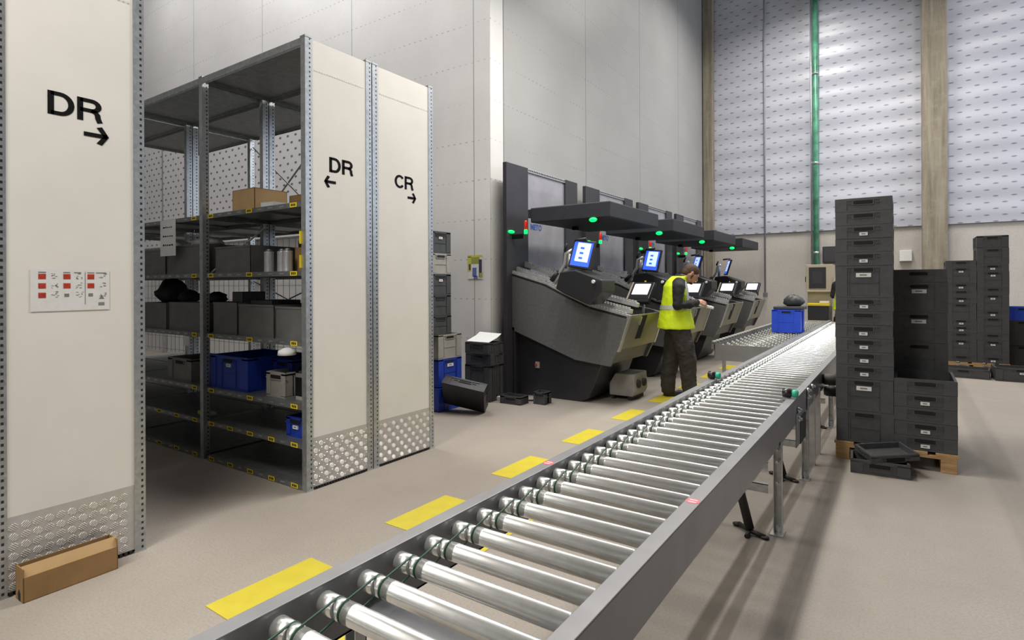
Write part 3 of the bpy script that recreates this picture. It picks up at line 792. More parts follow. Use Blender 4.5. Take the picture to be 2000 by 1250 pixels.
# crumpled dark packs and white bags on bins
def lump(name, loc, r, mt_, label, cat, group=None, seed=0):
    rnd = random.Random(seed); m = MB(); m.ell((0, 0, r[2] * .8), r, seg=16, rows=9)
    m.v = [(a * (1 + rnd.uniform(-.16, .16)), b_ * (1 + rnd.uniform(-.16, .16)), max(0, c_ * (1 + rnd.uniform(-.16, .16)))) for a, b_, c_ in m.v]
    o = m.build(name, mt_, loc=loc); return tag(o, label, cat, group)
lump('black_pack', (-5.93, 2.75, Z3 + .235), (.14, .14, .12), M_SHIRT, 'crumpled black pack on the leftmost bin of the fourth shelf up', 'bag', seed=1)
lump('black_pack', (-5.6, 2.75, Z3 + .24), (.08, .1, .06), M_SHIRT, 'small black pack between the left bins of the fourth shelf', 'bag', seed=2)
lump('black_pack', (-5.15, 2.75, Z3 + .245), (.14, .1, .05), M_SHIRT, 'flat black pack on the bin left of the middle post', 'bag', seed=3)
lump('plastic_bag', (-5.85, 2.75, Z4 + .23), (.16, .12, .06), M_PAPER, 'white plastic bag on the bin behind the hanging notice', 'bag', seed=4)
lump('plastic_bag', (-5.25, 2.75, Z4 + .25), (.17, .12, .05), M_PAPER, 'white plastic bag on the wide bin left of the middle post', 'bag', seed=5)
card_box('black_carton', .16, .2, .09, (-4.6, 2.75, Z3 + .255), 0, 'black carton on the bin right of the middle post', 'carton', mt=M_BLACKP)
card_box('black_carton', .3, .25, .035, (-4.2, 2.74, Z3 + .245), 0, 'flat black carton lying on the wide bin of the right bay', 'carton', mt=M_BLACKP)
crate('blueA', (-4.55, 2.79, Z2), 0, 'large blue crate on the third shelf up, right of the middle post', None, .56, .5, .27, M_BLUEP, 1)
crate('blueB', (-4.13, 2.90, Z2), 0, 'dark blue crate behind the grey ones on the third shelf up', None, .26, .3, .25, M_BLUEP, 0)
crate('greyA', (-3.93, 2.71, Z2), 0, 'light grey crate beside the large blue crate on the third shelf up', None, .24, .3, .19, M_LGREYP, 0)
crate('greyB', (-5.36, 2.72, Z2), 0, 'grey crate in the left bay on the third shelf up', None, .42, .36, .2, M_GREYP, 0)
m = MB().box(-.05, .05, -.08, .08, 0, .2, 0); m.box(-.052, .052, -.082, -.05, .03, .17, 1); m.tube([(-.05, -.07, .2), (-.03, -.06, .26), (.04, -.05, .27), (.05, -.05, .2)], .012, 8, 1)
tag(m.build('hand_scanner', [M_LGREYP, M_INK], bevel=.006, loc=(-3.66, 2.66, Z2)), 'grey and black device at the end post beside the light grey crate', 'device')
crate('blueC', (-3.70, 2.72, Z1), 0, 'small dark blue crate at the end post, second shelf up', None, .22, .3, .15, M_BLUEP, 1)
m = MB().box(-.09, .0, -.04, .04, 0, .035, 0); m.box(.0, .09, -.04, .04, 0, .03, 1); m.box(-.05, -.02, -.03, .03, .035, .06, 0)
tag(m.build('glove_pair', [mat('lime_cloth', (.25, .6, .03), .7), M_PAPER], bevel=.01, loc=(-5.0, 2.6, Z1)), 'lime green and white pack left of the middle post, second shelf up', 'pack')

# ------------------------------------------------------------------ roller conveyor
CX0, CX1, RZ = -1.29, -.59, .64
cv = thing('roller_conveyor', 'long grey roller conveyor running from the foreground to the back wall', 'conveyor', (-.94, 0, 0))
def rail(x_in, x_out, name='side_rail'):
    sg = 1 if x_out > x_in else -1
    m = MB(); y0, y1 = .05, 13.6
    xo, xi = x_out + .94, x_in + .94
    web = xo - sg * .052
    m.box(web, web + sg * .004, y0, y1, .512, .675)          # web
    m.box(web, xo, y0, y1, .512, .518)                        # lower flange
    m.box(xo - sg * .004, xo, y0, y1, .518, .674)
    r = m.build(name, M_GREYRAIL, cv)
    MB().box(web, xo, y0, y1, .674, .680).build('top_lip', M_RAILTOP, r, .002)
    return r
rail(CX0 + .055, CX0); rail(CX1 - .055, CX1)
RX0, RX1 = CX0 + .058 + .94, CX1 - .058 + .94
r0 = MB(); rr = .027
prof = [(.006, RX0 - .006), (.006, RX0 + .004), (.022, RX0 + .004), (rr, RX0 + .008), (rr, RX0 + .050), (rr - .004, RX0 + .053), (rr - .004, RX0 + .059), (rr, RX0 + .062),
        (rr, RX0 + .083), (rr - .004, RX0 + .086), (rr - .004, RX0 + .092), (rr, RX0 + .095), (rr, RX0 + .118), (rr + .0006, RX0 + .119), (rr + .0006, RX0 + .122), (rr, RX0 + .123), (rr, RX1 - .008), (.022, RX1 - .004), (.006, RX1 - .004), (.006, RX1 + .006)]
r0.lathe(prof, (0, 0, 0), 'x', 24)
rm = r0.mesh('roller'); rm.materials.append(M_ROLL)
# drive cord that links each roller to the next, from one groove to the other
PT = .1312; b0 = MB(); rb = rr - .001; pts = []
xa, xb = RX0 + .056, RX0 + .089
for k in range(9):
    a = PI / 2 + PI * k / 8; pts.append((xb + (k - 4) * .0004, rb * math.cos(a), rb * math.sin(a)))
for k in range(9):
    a = -PI / 2 + PI * k / 8; pts.append((xa + (k - 4) * .0004, PT + rb * math.cos(a), rb * math.sin(a)))
b0.tube(pts, .0030, 6, loop=True); bmh = b0.mesh('drive_belt'); bmh.materials.append(M_BELT)
NR = 99; Y0R = .536 - PT * 0
for i in range(NR):
    y = .41 + PT * i
    o = bpy.data.objects.new('roller', rm); C.objects.link(o); o.parent = cv; o.location = (0, y, RZ)
    o.rotation_euler = (random.random() * 6, 0, 0)
    if i < NR - 1:
        b_ = bpy.data.objects.new('drive_belt', bmh); C.objects.link(b_); b_.parent = cv; b_.location = (0, y, RZ)
# dark bearing seats on the left rail, one strip
m = MB()
for i in range(NR): m.lathe([(.012, RX0 - .004), (.012, RX0 + .003)], (0, .41 + PT * i, RZ), 'x', 10)
o = m.build('bearing_seats', M_DKRUB, cv)
# cross ties under the rollers
for y in (1.1, 2.7, 4.3, 6.0, 7.8, 9.6, 11.4):
    MB().box(RX0 - .005, RX1 + .005, y - .03, y + .03, .53, .56).build('cross_tie', M_GREYRAIL, cv)
# stickers
def sticker(x, y):
    m = MB().prism([(x + .025 * math.cos(a), y + .025 * math.sin(a)) for a in [2 * PI * k / 16 for k in range(16)]], 'z', .6802, .6808, 0)
    for s_ in (-1, 1): m.box(x - .014, x + .014, y + s_ * .01 - .003, y + s_ * .01 + .003, .6808, .6812, 1)
    s = m.build('warning_sticker', [mat('pink_red_print', (.7, .12, .16), .5), M_PAPER], cv)
sticker(CX0 + .94 + .026, 2.12); sticker(CX1 + .94 - .026, 2.03)
# stands: C-profile legs, cross bars and a black strut with a claw foot on each side
def stand(y, top):
    for xx in (-.59 + .94 + .012, -1.29 + .94 - .012):
        sg = 1 if xx > 0 else -1
        m = MB().box(xx, xx - sg * .045, y - .004, y + .0, 0.0, top); m.box(xx, xx - sg * .004, y - .04, y, 0, top); m.box(xx - sg * .041, xx - sg * .045, y - .04, y, 0.0, top)
        m.box(xx + sg * .01, xx - sg * .06, y - .07, y + .03, 0, .006)
        for z in (.05, .3, .42, top - .04): m.lathe([(.009, y - .055), (.009, y - .035)], (xx - sg * .022, 0, z), 'y', 10)
        m.build('leg', M_GALV, cv)
    for z in (.255, .385):
        m = MB().box(-.29, .29, y - .045, y - .041, z - .025, z + .025); m.box(-.29, .29, y - .045, y - .015, z + .021, z + .025)
        for x in (.18, .27): m.lathe([(.006, y - .05), (.006, y - .045)], (x, 0, z), 'y', 8)
        m.build('cross_bar', M_GALV, cv)
    m = MB().tube([(.12, y - .06, .30), (.135, y - .07, .25), (.205, y - .12, .03)], .026, 8)
    m.box(.10, .15, y - .09, y - .05, .26, .31)
    m.tube([(.13, y - .05, .02), (.205, y - .12, .022), (.29, y - .14, .012)], .014, 8); m.tube([(.2, y - .19, .012), (.205, y - .12, .022)], .012, 8)
    m.ell((.29, y - .14, .01), (.025, .02, .01)); m.ell((.12, y - .04, .012), (.03, .02, .012))
    m.build('black_strut', M_DKRUB, cv)
stand(3.62, .53); stand(4.74, .66); stand(6.6, .53); stand(8.6, .53); stand(10.8, .53); stand(1.1, .53)
# joint brackets and bolts beside the second stand
m = MB()
for y, z in ((4.25, .60), (4.25, .54), (4.72, .66), (4.72, .61), (4.95, .655)):
    m.lathe([(.018, 0), (.018, .02), (.009, .02), (.009, .034)], (CX1 + .94, y, z), 'x', 12)
m.build('bracket_bolt', M_GALV, cv)
MB().box(CX1 + .94, CX1 + .948, 4.18, 4.32, .36, .58).build('joint_plate', M_GALV2, cv)
m = MB().box(CX1 + .93, CX1 + .95, 4.34, 4.6, .35, .52); m.build('black_cover', M_DKRUB, cv)
# light sensors
for x, y in ((CX0 + .94 + .015, 4.72), (CX1 + .94 - .055, 4.22)):
    s = MB().lathe([(.02, .030), (.027, .036), (.027, .062), (.016, .068)], (x, y, .712), 'x', 16).build('sensor', M_GREENP, cv)
    MB().lathe([(.022, -.03), (.032, -.024), (.032, .022), (.018, .030)], (x, y, .712), 'x', 16).build('sensor_lens', mat('dark_plum_plastic', (.02, .012, .02), .3), s)
    MB().box(x - .008, x + .03, y - .01, y + .01, .675, .70).build('sensor_bracket', M_GALV, s)
# drive motor under the right rail further back
m = MB().lathe([(.04, 0), (.05, .02), (.05, .12), (.03, .14)], (CX1 + .94 + .0, 5.75, .60), 'x', 18); m.lathe([(.035, 0), (.045, .02), (.045, .1)], (CX1 + .94, 5.85, .48), 'x', 18)
m.build('drive_motor', M_DKRUB, cv)
m = MB().box(CX1 + .88, CX1 + .95, 5.1, 5.14, 0, .56); m.box(CX1 + .88, CX1 + .95, 5.45, 5.49, 0, .56); m.build('support_profile', M_SILV, cv)

# wheel table beside the conveyor
wt = thing('skate_wheel_table', 'galvanised wheel table joining the left side of the roller conveyor', 'conveyor', (-1.66, 7.6, 0))
MB().box(-.36, .33, 0, .006, .46, .665).build('end_plate', M_GREYRAIL, wt)
for x in (-.36, .335): MB().box(x, x + .006, 0, 5.8, .52, .665).build('side_plate', M_GREYRAIL, wt)
for y in (.3, 2.6, 5.2):
    for x in (-.34, .30): MB().box(x, x + .04, y, y + .04, 0, .53).build('leg', M_GALV, wt)
wm = MB().lathe([(.008, -.012), (.021, -.012), (.024, -.008), (.024, .008), (.021, .012), (.008, .012)], (0, 0, 0), 'x', 12).mesh('skate_wheel'); wm.materials.append(mat('pale_wheel_zinc', (.30, .30, .28), .45, .2))
m = MB(); wheels = MB(); pos = []
for j in range(46):
    y = .07 + j * .125
    m.tube([(-.355, y, .645), (.335, y, .645)], .005, 6)
    for i in range(6): pos.append((-.27 + i * .11 + (.05 if j % 2 else 0), y, .645))
m.build('wheel_axle', M_GALV, wt)
for n, p in enumerate(pos[:96]):
    o = bpy.data.objects.new('skate_wheel', wm); C.objects.link(o); o.parent = wt; o.location = p
for p in pos[96:]: wheels.lathe([(.021, -.012), (.024, -.008), (.024, .008), (.021, .012)], p, 'x', 10)
o = wheels.build('skate_wheels', MATS['pale_wheel_zinc'], wt); o['kind'] = 'stuff'
for j in range(38):      # raised guide wheels along the far edge
    o = MB().lathe([(.02, -.012), (.03, -.008), (.03, .01), (.012, .02)], (-.385, .05 + j * .15, .70), 'z', 12) if False else None
gw = MB().lathe([(.012, -.02), (.03, -.016), (.032, .004), (.022, .014), (.008, .018)], (0, 0, 0), 'z', 14).mesh('guide_wheel'); gw.materials.append(MATS['pale_wheel_zinc'])
MB().box(-.40, -.365, 0, 5.8, .60, .672).build('guide_rail', M_GREYRAIL, wt)
for j in range(36):
    o = bpy.data.objects.new('guide_wheel', gw); C.objects.link(o); o.parent = wt; o.location = (-.375, .04 + j * .16, .694)

# blue crate with folded dark packs
z = .672
crate('bb', (-1.525, 10.1, z), .0, 'bright blue crate standing on the wheel table', None, .42, .4, .36, M_BBLUEP, 0)
tag(MB().box(-.24, .2, -.2, .2, 0, .05).build('folded_crate', M_DARKP, bevel=.01, loc=(-1.48, 10.15, z + .362)), 'flat dark folded crate on the bright blue crate', 'crate')
lump('dark_pack', (-1.45, 10.15, z + .412), (.15, .15, .095), M_DARKP, 'crumpled dark pack lying on top of the bright blue crate', 'bag', seed=9)

# ------------------------------------------------------------------ picking stations
ST_G = 'grey picking stations along the white wall'
def station():
    t = thing('picking_station', 'nearest grey picking station, left of the worker', 'machine', (-4.3, 6.2, 0), 0, ST_G)
    # rear wall of the station
    MB().box(0, .06, -.12, .40, 0, 3.05).build('rear_column', M_POSTD, t, .004)
    MB().box(0, .06, 1.46, 1.84, 0, 3.05).build('rear_column', M_POSTD, t, .004)
    MB().box(.02, .03, .40, 1.46, 1.30, 3.02).build('clear_panel', M_ACR, t)
    m = MB().box(0.0, .05, .40, 1.46, 3.0, 3.05)
    y = .43
    while y < 1.44: m.box(.05, .054, y, y + .02, 3.015, 3.035, 1); y += .045
    m.build('panel_rail', [M_SILV, M_VOID], t)
    MB().box(.0, .05, .40, 1.46, .8, 1.30).build('lower_rear_panel', M_BODYG, t)
    m = MB().box(.03, .09, .40, 1.46, 1.56, 1.68)
    for k in range(24): m.box(.09, .11, .42 + k * .043, .445 + k * .043, 1.66, 1.69)
    m.build('ledge', M_SILV, t)
    # housing
    P = [(0, 1.62), (.575, 1.46), (.90, 1.31), (1.19, 1.19), (1.68, 1.08), (1.545, .68), (1.45, .475), (.98, .525), (0, .87)]
    inner = [(0, 1.50), (.575, 1.34), (.90, 1.19), (1.19, 1.07), (1.62, .98)]
    m = MB()
    for a, b_ in ((0, .05), (1.15, 1.2)): m.prism(P, 'y', a, b_)
    body = [(0, 1.30), (.575, 1.18), (1.19, .98), (1.63, .90), (1.5, .68), (1.42, .49), (.98, .535), (0, .88)]
    m.prism(body, 'y', .05, 1.15)
    m.build('housing', M_BODYG, t, .008)
    # toothed guide rails running down the slope of the opening
    for y, dz in ((.03, .02), (.13, .075), (.33, .145)):
        m = MB(); a = [(.05, 1.60), (.575, 1.455), (.90, 1.305), (1.19, 1.185), (1.68, 1.075)]
        for (x0, z0), (x1, z1) in zip(a, a[1:]):
            L = math.hypot(x1 - x0, z1 - z0); n = max(1, int(L / .04)); ang = math.atan2(z1 - z0, x1 - x0)
            mt_ = Matrix.Translation((x0, y, z0 + dz)) @ Matrix.Rotation(-ang, 4, 'Y')
            m.box(0, L, -.03, .03, -.05, 0, 0, mt_)
            for k in range(n): m.box(k * .04 + .006, k * .04 + .026, -.026, .026, -.004, .018, 0, mt_)
        m.build('guide_rail', M_SILV, t)
    m = MB()
    a = [(.1, 1.42), (.575, 1.29), (1.19, 1.08), (1.6, .99)]
    for (x0, z0), (x1, z1) in zip(a, a[1:]):
        L = math.hypot(x1 - x0, z1 - z0); ang = math.atan2(z1 - z0, x1 - x0); mt_ = Matrix.Translation((x0, .7, z0)) @ Matrix.Rotation(-ang, 4, 'Y')
        m.box(0, L, -.36, .40, -.02, 0, 0, mt_)
    m.build('inner_tray', M_BLACKM, t)
    # slanted front with silver border and slot
    def fp(y0, y1, s0, s1, th):   # band on the front plane; s along it from top (0) to the knee (1)
        p0 = Vector((1.68, 0, 1.08)); p1 = Vector((1.545, 0, .68)); n = Vector((.948, 0, -.32)).normalized()
        a = p0.lerp(p1, s0); b_ = p0.lerp(p1, s1); q = [a, a + n * th, b_ + n * th, b_]
        mm = MB(); mm.prism([(v.x, v.z) for v in q], 'y', y0, y1); return mm
    f_ = fp(.0, 1.2, -.02, 1.0, .012).build('front_plate', M_FRONT, t, .003)
    fp(.0, .07, -.03, 1.05, .018).build('border_strip', M_SILV, f_); fp(1.15, 1.2, -.03, 1.0, .018).build('border_strip', M_SILV, f_)
    fp(.42, .58, .02, .74, .016).build('handle_slot', M_VOID, f_); fp(.385, .41, .06, .3, .024).build('slot_handle', M_SILV, f_)
    # black base with curved nose
    q = [(.0, 0), (1.02, 0), (1.12, .05), (1.2, .22), (1.3, .49), (.98, .52), (0, .86)]
    m = MB().prism(q, 'y', .10, 1.1); m.box(-.0, .1, .0, .1, 0, .9); m.build('base', M_BLACKM, t, .01)
    m = MB().box(.36, .42, .085, .10, .37, .45, 0); m.lathe([(.016, .07), (.016, .085)], (.375, 0, .41), 'y', 12, 1); m.build('isolator_switch', [M_LGREYP, M_RED], t)
    # canopy
    m = MB().box(.35, 1.46, .0, 1.62, 2.245, 2.435); c_ = m.build('canopy', M_CANOPY, t, .012)
    MB().box(.3, .40, .02, 1.60, 2.31, 2.42).build('canopy_bracket', M_POSTD, c_)
    MB().box(1.17, 1.31, -.0, .02, 2.19, 2.25).build('lamp_bracket', M_INK, c_)
    g_ = MB(); g_.ell((1.24, .0, 2.225), (.052, .025, .028)); g_.build('green_lamp', M_GLED, c_)
    MB().box(.55, .62, .75, .81, 2.2, 2.3).build('camera_box', M_INK, c_)
    # signal light on the column
    s = MB().box(.05, .22, .0, .03, 2.05, 2.11).build('signal_bracket', M_INK, t)
    m = MB().lathe([(.022, 0), (.024, .005), (.024, .05), (.02, .055)], (.20, .12, 2.12), 'z', 14); m.ell((.06, -.02, 2.145), (.03, .07, .022)); m.build('green_light', M_GLED, s)
    MB().lathe([(.02, 0), (.022, .004), (.022, .11), (.012, .12)], (.20, .12, 2.178), 'z', 14).build('red_light', M_RLED, s)
    # blue lettering on the clear panel
    text_mesh('METO', .11, M_LOGO, 'blue_lettering', t, face_px(.032, .5, 2.22), .003)
    # arm mounted terminal on the near side
    box_ = [(.96, 1.60), (.90, 1.40), (1.0, 1.345), (1.34, 1.21), (1.5, 1.36), (1.5, 1.50), (1.16, 1.62)]
    k = MB().prism([(x - .0, z) for x, z in box_], 'y', -.32, .05).build('terminal_case', M_BLACKM, t, .015)
    m = MB().lathe([(.018, 0), (.022, .008), (.02, .03), (.006, .036)], (1.41, -.36, 1.48), 'y', 14); m.build('white_knob', M_SWHITE if False else M_PAPER, k)
    MB().box(.98, 1.42, -.33, -.32, 1.58, 1.60).build('case_edge', M_SILV, k) if False else None
    # tablet on its arm, leaning back
    tb = MB().box(-.145, .145, -.012, .02, -.17, .17).build('tablet', M_BLACKM, t, .008, (1.205, -.22, 1.80), (-.22, .16, 0))
    MB().box(-.122, .122, -.0145, -.012, -.145, .145).build('screen', M_SBLUE, tb)
    m = MB().box(-.075, .095, -.016, -.0145, -.09, .135)
    for r in range(3): m.box(-.03, .02, -.017, -.016, .06 - r * .06, .085 - r * .06, 1)
    m.build('screen_window', [M_SPALE, M_SBLUE], tb)
    m = MB().tube([(.80, -.16, 1.46), (.90, -.17, 1.62), (.95, -.17, 1.70), (.97, -.18, 1.82), (1.06, -.19, 1.86)], .022, 10); m.tube([(1.0, -.16, 1.6), (1.02, -.17, 1.85)], .028, 10)
    m.tube([(.90, -.17, 1.42), (.93, -.17, 1.55)], .04, 10)
    m.build('arm', M_SILV, t)
    m = MB().tube([(.76, -.17, 1.50), (.86, -.18, 1.60)], .03, 10); m.tube([(.96, -.19, 1.85), (1.0, -.2, 1.94)], .018, 8); m.tube([(1.1, -.2, 1.97), (1.25, -.2, 1.985)], .016, 8); m.build('arm_joint', M_BLACKM, t)
    # touch screen at the front far corner
    tm = Matrix.Translation((1.44, 1.04, 1.36)) @ Matrix.Rotation(-.2, 4, 'Z') @ Matrix.Rotation(-.62, 4, 'X')
    p = MB().box(-.16, .16, -.02, .04, -.14, .13, 0, tm).build('touch_screen', M_BLACKM, t, .01)
    MB().box(-.125, .115, -.024, -.02, -.07, .095, 0, tm).build('screen', M_SWHITE, p)
    MB().lathe([(.012, 0), (.012, .02)], tuple(tm @ Vector((0, 0, .14))), 'z', 10).build('yellow_button', M_YTAG, p)
    MB().box(-.17, .17, -.03, .04, -.19, -.145, 0, tm).build('screen_bracket', M_BLACKM, p)
    MB().box(-.185, -.165, -.02, .03, -.17, .13, 0, tm).build('screen_side', M_CREAMP, p)
    m = MB().tube([(1.44, 1.10, .95), (1.44, 1.08, 1.28)], .02, 10); m.build('screen_post', M_SILV, t)
    return t
st = station()
LBL = ['second grey picking station, directly behind the worker', 'third grey picking station from the camera, right of the worker',
       'farthest grey picking station, at the end of the row']
for i in range(3):
    c_ = copy_tree(st); c_.location = (-4.3, 6.2 + 2.25 * (i + 1), 0); c_['label'] = LBL[i]
    for ch in c_.children:
        if ch.name.startswith('tablet'): ch.rotation_euler = ((-.22, .1, -.25), (-.3, .05, -.85), (-.3, 0, -1.15))[i]
# control box on the floor under the first station
t = thing('control_box', 'light grey control box with round connectors under the first station', 'box', (-2.92, 6.88, 0), 0)
m = MB().prism([(-.16, .05), (.15, .05), (.18, .12), (.165, .33), (-.08, .33), (-.16, .2)], 'y', -.2, .24); m.build('case', M_LGREYP, t, .012)
m = MB().box(-.14, -.1, -.18, .22, 0, .05); m.box(.08, .13, -.18, .22, 0, .05); m.build('foot', M_DKRUB, t)
for y in (-.08, .1):
    MB().lathe([(.045, .165), (.05, .17), (.05, .20), (.035, .205)], (0, y, .20), 'x', 18).build('connector', M_DKRUB, t)
# yellow box at the foot of the last stations
tag(MB().box(-.06, .06, -.06, .06, 0, .16).build('yellow_box', M_YTAG, bevel=.01, loc=(-2.3, 14.3, .5)), 'small yellow box on the grey stand at the end of the stations', 'box')
t = thing('metal_stand', 'low grey metal stand under the yellow box beyond the stations', 'stand', (-2.36, 14.3, 0))
MB().box(-.25, .2, -.2, .2, .46, .5).build('top', M_GREYP, t, .005)
for x in (-.23, .16):
    for y in (-.18, .16): MB().box(x, x + .03, y, y + .03, 0, .46).build('leg', M_GALV, t)

# ------------------------------------------------------------------ enclosure at the end of the line
t = thing('computer_cabinet', 'beige computer cabinet with a dark window at the end of the conveyor', 'cabinet', (-1.51, 14.05, 0))
m = MB().box(-.25, .27, 0, .05, 1.30, 1.86); m.box(-.25, .27, .05, .45, 1.28, 1.86); m.box(-.23, .25, .1, .45, .6, 1.3); m.box(-.25, .27, -.02, .45, 1.26, 1.30)
m.build('body', M_BEIGE, t, .01)
MB().box(-.19, .14, -.012, .0, 1.34, 1.80).build('window', M_BLACKM, t)
MB().box(-.12, .07, -.014, -.012, 1.45, 1.7).build('screen', M_POSTD, t)
MB().box(-.27, -.25, .05, .1, 1.48, 1.6).build('handle', M_INK, t)
m = MB().box(-.24, -.2, 0, .4, 0, .62); m.box(.2, .24, 0, .4, 0, .62); m.build('leg', M_BEIGE, t)
t = thing('tool_tray', 'black bin with a yellow rim below the beige cabinet', 'bin', (-1.49, 13.85, .70))
MB().box(-.2, .2, -.1, .15, -.04, .27).build('bin_body', M_BLACKM, t, .01); MB().box(-.21, .21, -.11, .16, .27, .32).build('rim', M_YTAG, t, .005)
MB().box(.02, .2, -.05, .1, .33, .37).build('paper_stack', M_PAPER, t)
t = thing('bin_stand', 'beige stand carrying the yellow rimmed bin', 'stand', (-1.49, 13.85, 0))
MB().box(-.2, .2, -.1, .12, .61, .66).build('top', M_BEIGE, t)
for x in (-.19, .16): MB().box(x, x + .03, -.08, .1, 0, .61).build('leg', M_BEIGE, t)
t = thing('wall_monitor', 'black monitor fixed on the concrete back wall beside the green pipe', 'monitor', (-1.42, 15.9, 1.95))
MB().box(-.2, .3, -.05, .03, 0, .40).build('housing', M_BLACKM, t, .01); MB().box(-.17, .27, -.054, -.05, .03, .37).build('screen', M_POSTD, t); MB().box(0, .1, .03, .1, .1, .3).build('bracket', M_GALV, t)

# ------------------------------------------------------------------ people
def chain(m, pts, rad, seg=14, ry=None):
    m.tube(pts, rad, seg, ry=ry)
    for p, r in zip(pts, rad): m.ell(p, (r, r, r), seg=12, rows=8)
def remeshed(o, vox, smooth=3, noise=0, nscale=.1):
    r = o.modifiers.new('union', 'REMESH'); r.mode = 'VOXEL'; r.voxel_size = vox; r.use_smooth_shade = True
    if smooth:
        s = o.modifiers.new('smooth', 'SMOOTH'); s.factor = .5; s.iterations = smooth
    if noise:
        tx = bpy.data.textures.new('folds', 'CLOUDS'); tx.noise_scale = nscale; tx.noise_depth = 2
        d = o.modifiers.new('folds', 'DISPLACE'); d.texture = tx; d.strength = noise; d.mid_level = .5
    return o
def oval(cx, cy, z, rx, ry, n=28, tilt=0):
    return [(cx + rx * math.cos(2 * PI * k / n), cy + ry * math.sin(2 * PI * k / n), z + tilt * math.cos(2 * PI * k / n)) for k in range(n)]
def hand(m, wrist, fwd, up, side):
    """palm and five separate fingers; fwd = direction of the fingers, up = back of the hand, side = towards the thumb"""
    W = Vector(wrist); f = Vector(fwd).normalized(); u = Vector(up).normalized(); s = Vector(side).normalized()
    R = Matrix((f, s, u)).transposed().to_4x4()
    m.ell(W + f * .045, (.05, .042, .018), R, 14, 8)
    for i, (off, L) in enumerate(((.030, .068), (.010, .076), (-.011, .070), (-.031, .056))):
        a = W + f * .085 + s * off; c1 = .35 + .06 * i
        p1 = a + f * L * .42 - u * L * .12; p2 = p1 + f * L * .28 - u * L * .26; p3 = p2 + f * L * .08 - u * L * .28
        chain(m, [W + f * .05 + s * off * .8, a, p1, p2, p3], [.010, .0098, .009, .0085, .0072], 8)
    b = W + f * .02 + s * .034
    chain(m, [W + f * .01 + s * .015, b, b + f * .035 + s * .02 - u * .01, b + f * .062 + s * .022 - u * .022], [.014, .0125, .0105, .0085], 8)
def person(name, label, loc, rz):
    t = thing(name, label, 'person', loc, rz)
    m = MB()
    HC = Vector((.175, 0, 1.585)); HR = Matrix.Rotation(.62, 4, 'Y')
    def hp(x, y, z): return HC + (HR @ Vector((x, y, z)))
    # trunk, neck, head
    m.rings([oval(.0, 0, .90, .10, .15), oval(.0, 0, 1.0, .105, .155), oval(-.01, 0, 1.12, .095, .135), oval(-.02, 0, 1.28, .105, .15), oval(-.015, 0, 1.40, .11, .17), oval(.0, 0, 1.48, .08, .13), oval(.03, 0, 1.53, .06, .07)])
    chain(m, [(.01, 0, 1.44), (.06, 0, 1.50), (.115, 0, 1.55)], [.07, .062, .058])
    m.ell(HC, (.1, .077, .105), HR, 22, 14)
    m.ell(hp(.022, 0, -.055), (.075, .058, .068), HR, 18, 10)
    m.ell(hp(.068, 0, -.098), (.028, .032, .024), HR)                # chin
    m.ell(hp(.085, 0, .018), (.02, .052, .013), HR)                   # brow
    chain(m, [hp(.09, 0, .005), hp(.108, 0, -.022), hp(.114, 0, -.034)], [.008, .0115, .0135])
    m.ell(hp(.103, .011, -.037), (.009, .008, .007), HR); m.ell(hp(.103, -.011, -.037), (.009, .008, .007), HR)
    m.ell(hp(.090, 0, -.062), (.012, .024, .006), HR); m.ell(hp(.087, 0, -.073), (.012, .021, .0065), HR)    # lips
    for s_ in (-1, 1):
        m.ell(hp(-.005, s_ * .08, -.012), (.018, .008, .03), HR); m.ell(hp(-.008, s_ * .086, .004), (.014, .008, .016), HR)
        m.ell(hp(.078, s_ * .031, -.002), (.012, .015, .010), HR)
    # arms
    for s_ in (-1, 1):
        chain(m, [(-.02, s_ * .17, 1.45), (-.04, s_ * .215, 1.40), (-.055, s_ * .245, 1.19), (.10, s_ * .20, 1.195), (.22, s_ * .13, 1.225)], [.055, .052, .043, .038, .028])
        hand(m, (.225, s_ * .125, 1.225), (.92, -s_ * .36, -.15), (.2, s_ * .45, .85), (.3, -s_ * .6, .6))
    # legs and feet
    for s_, x in ((-1, .12), (1, -.10)):
        chain(m, [(.0, s_ * .085, .92), (x * .6 + .02, s_ * .10, .52), (x, s_ * .11, .10)], [.085, .06, .042])
        chain(m, [(x, s_ * .11, .06), (x + .12, s_ * .125, .045)], [.04, .034])
    remeshed(m.build('body', M_SKIN, t), .0048, 2)
    # eyes
    e = MB()
    for s_ in (-1, 1): e.ell(hp(.0865, s_ * .031, -.003), (.004, .008, .003), HR, 10, 6)
    e.build('eyes', M_INK, t)
    # hair: short cap, sideburns and stubble
    m = MB()
    R = []
    m.ell(hp(-.012, 0, .022), (.104, .083, .098), HR, 24, 14)
    m.ell(hp(-.055, 0, -.02), (.06, .068, .075), HR, 18, 10)
    h = remeshed(m.build('hair', M_HAIR, t), .006, 1, .006, .02)
    m = MB()
    for s_ in (-1, 1): m.ell(hp(.018, s_ * .068, -.035), (.011, .009, .038), HR)
    m.ell(hp(.058, 0, -.104), (.038, .038, .020), HR)
    m.build('beard', M_HAIR, t)
    # shirt
    m = MB()
    m.rings([oval(-.01, 0, .93, .125, .17), oval(-.015, 0, 1.1, .125, .165), oval(-.025, 0, 1.28, .13, .175), oval(-.02, 0, 1.40, .13, .185), oval(-.005, 0, 1.48, .105, .155), oval(.03, 0, 1.545, .075, .08)])
    m.rings([oval(.035, 0, 1.51, .078, .08, tilt=-.01), oval(.05, 0, 1.565, .068, .07, tilt=-.015)])
    for s_ in (-1, 1):
        chain(m, [(-.02, s_ * .15, 1.455), (-.04, s_ * .215, 1.41), (-.062, s_ * .25, 1.19), (.09, s_ * .21, 1.195), (.20, s_ * .14, 1.222)], [.08, .078, .066, .056, .042])
    remeshed(m.build('shirt', M_SHIRT, t), .008, 3, .012, .06)
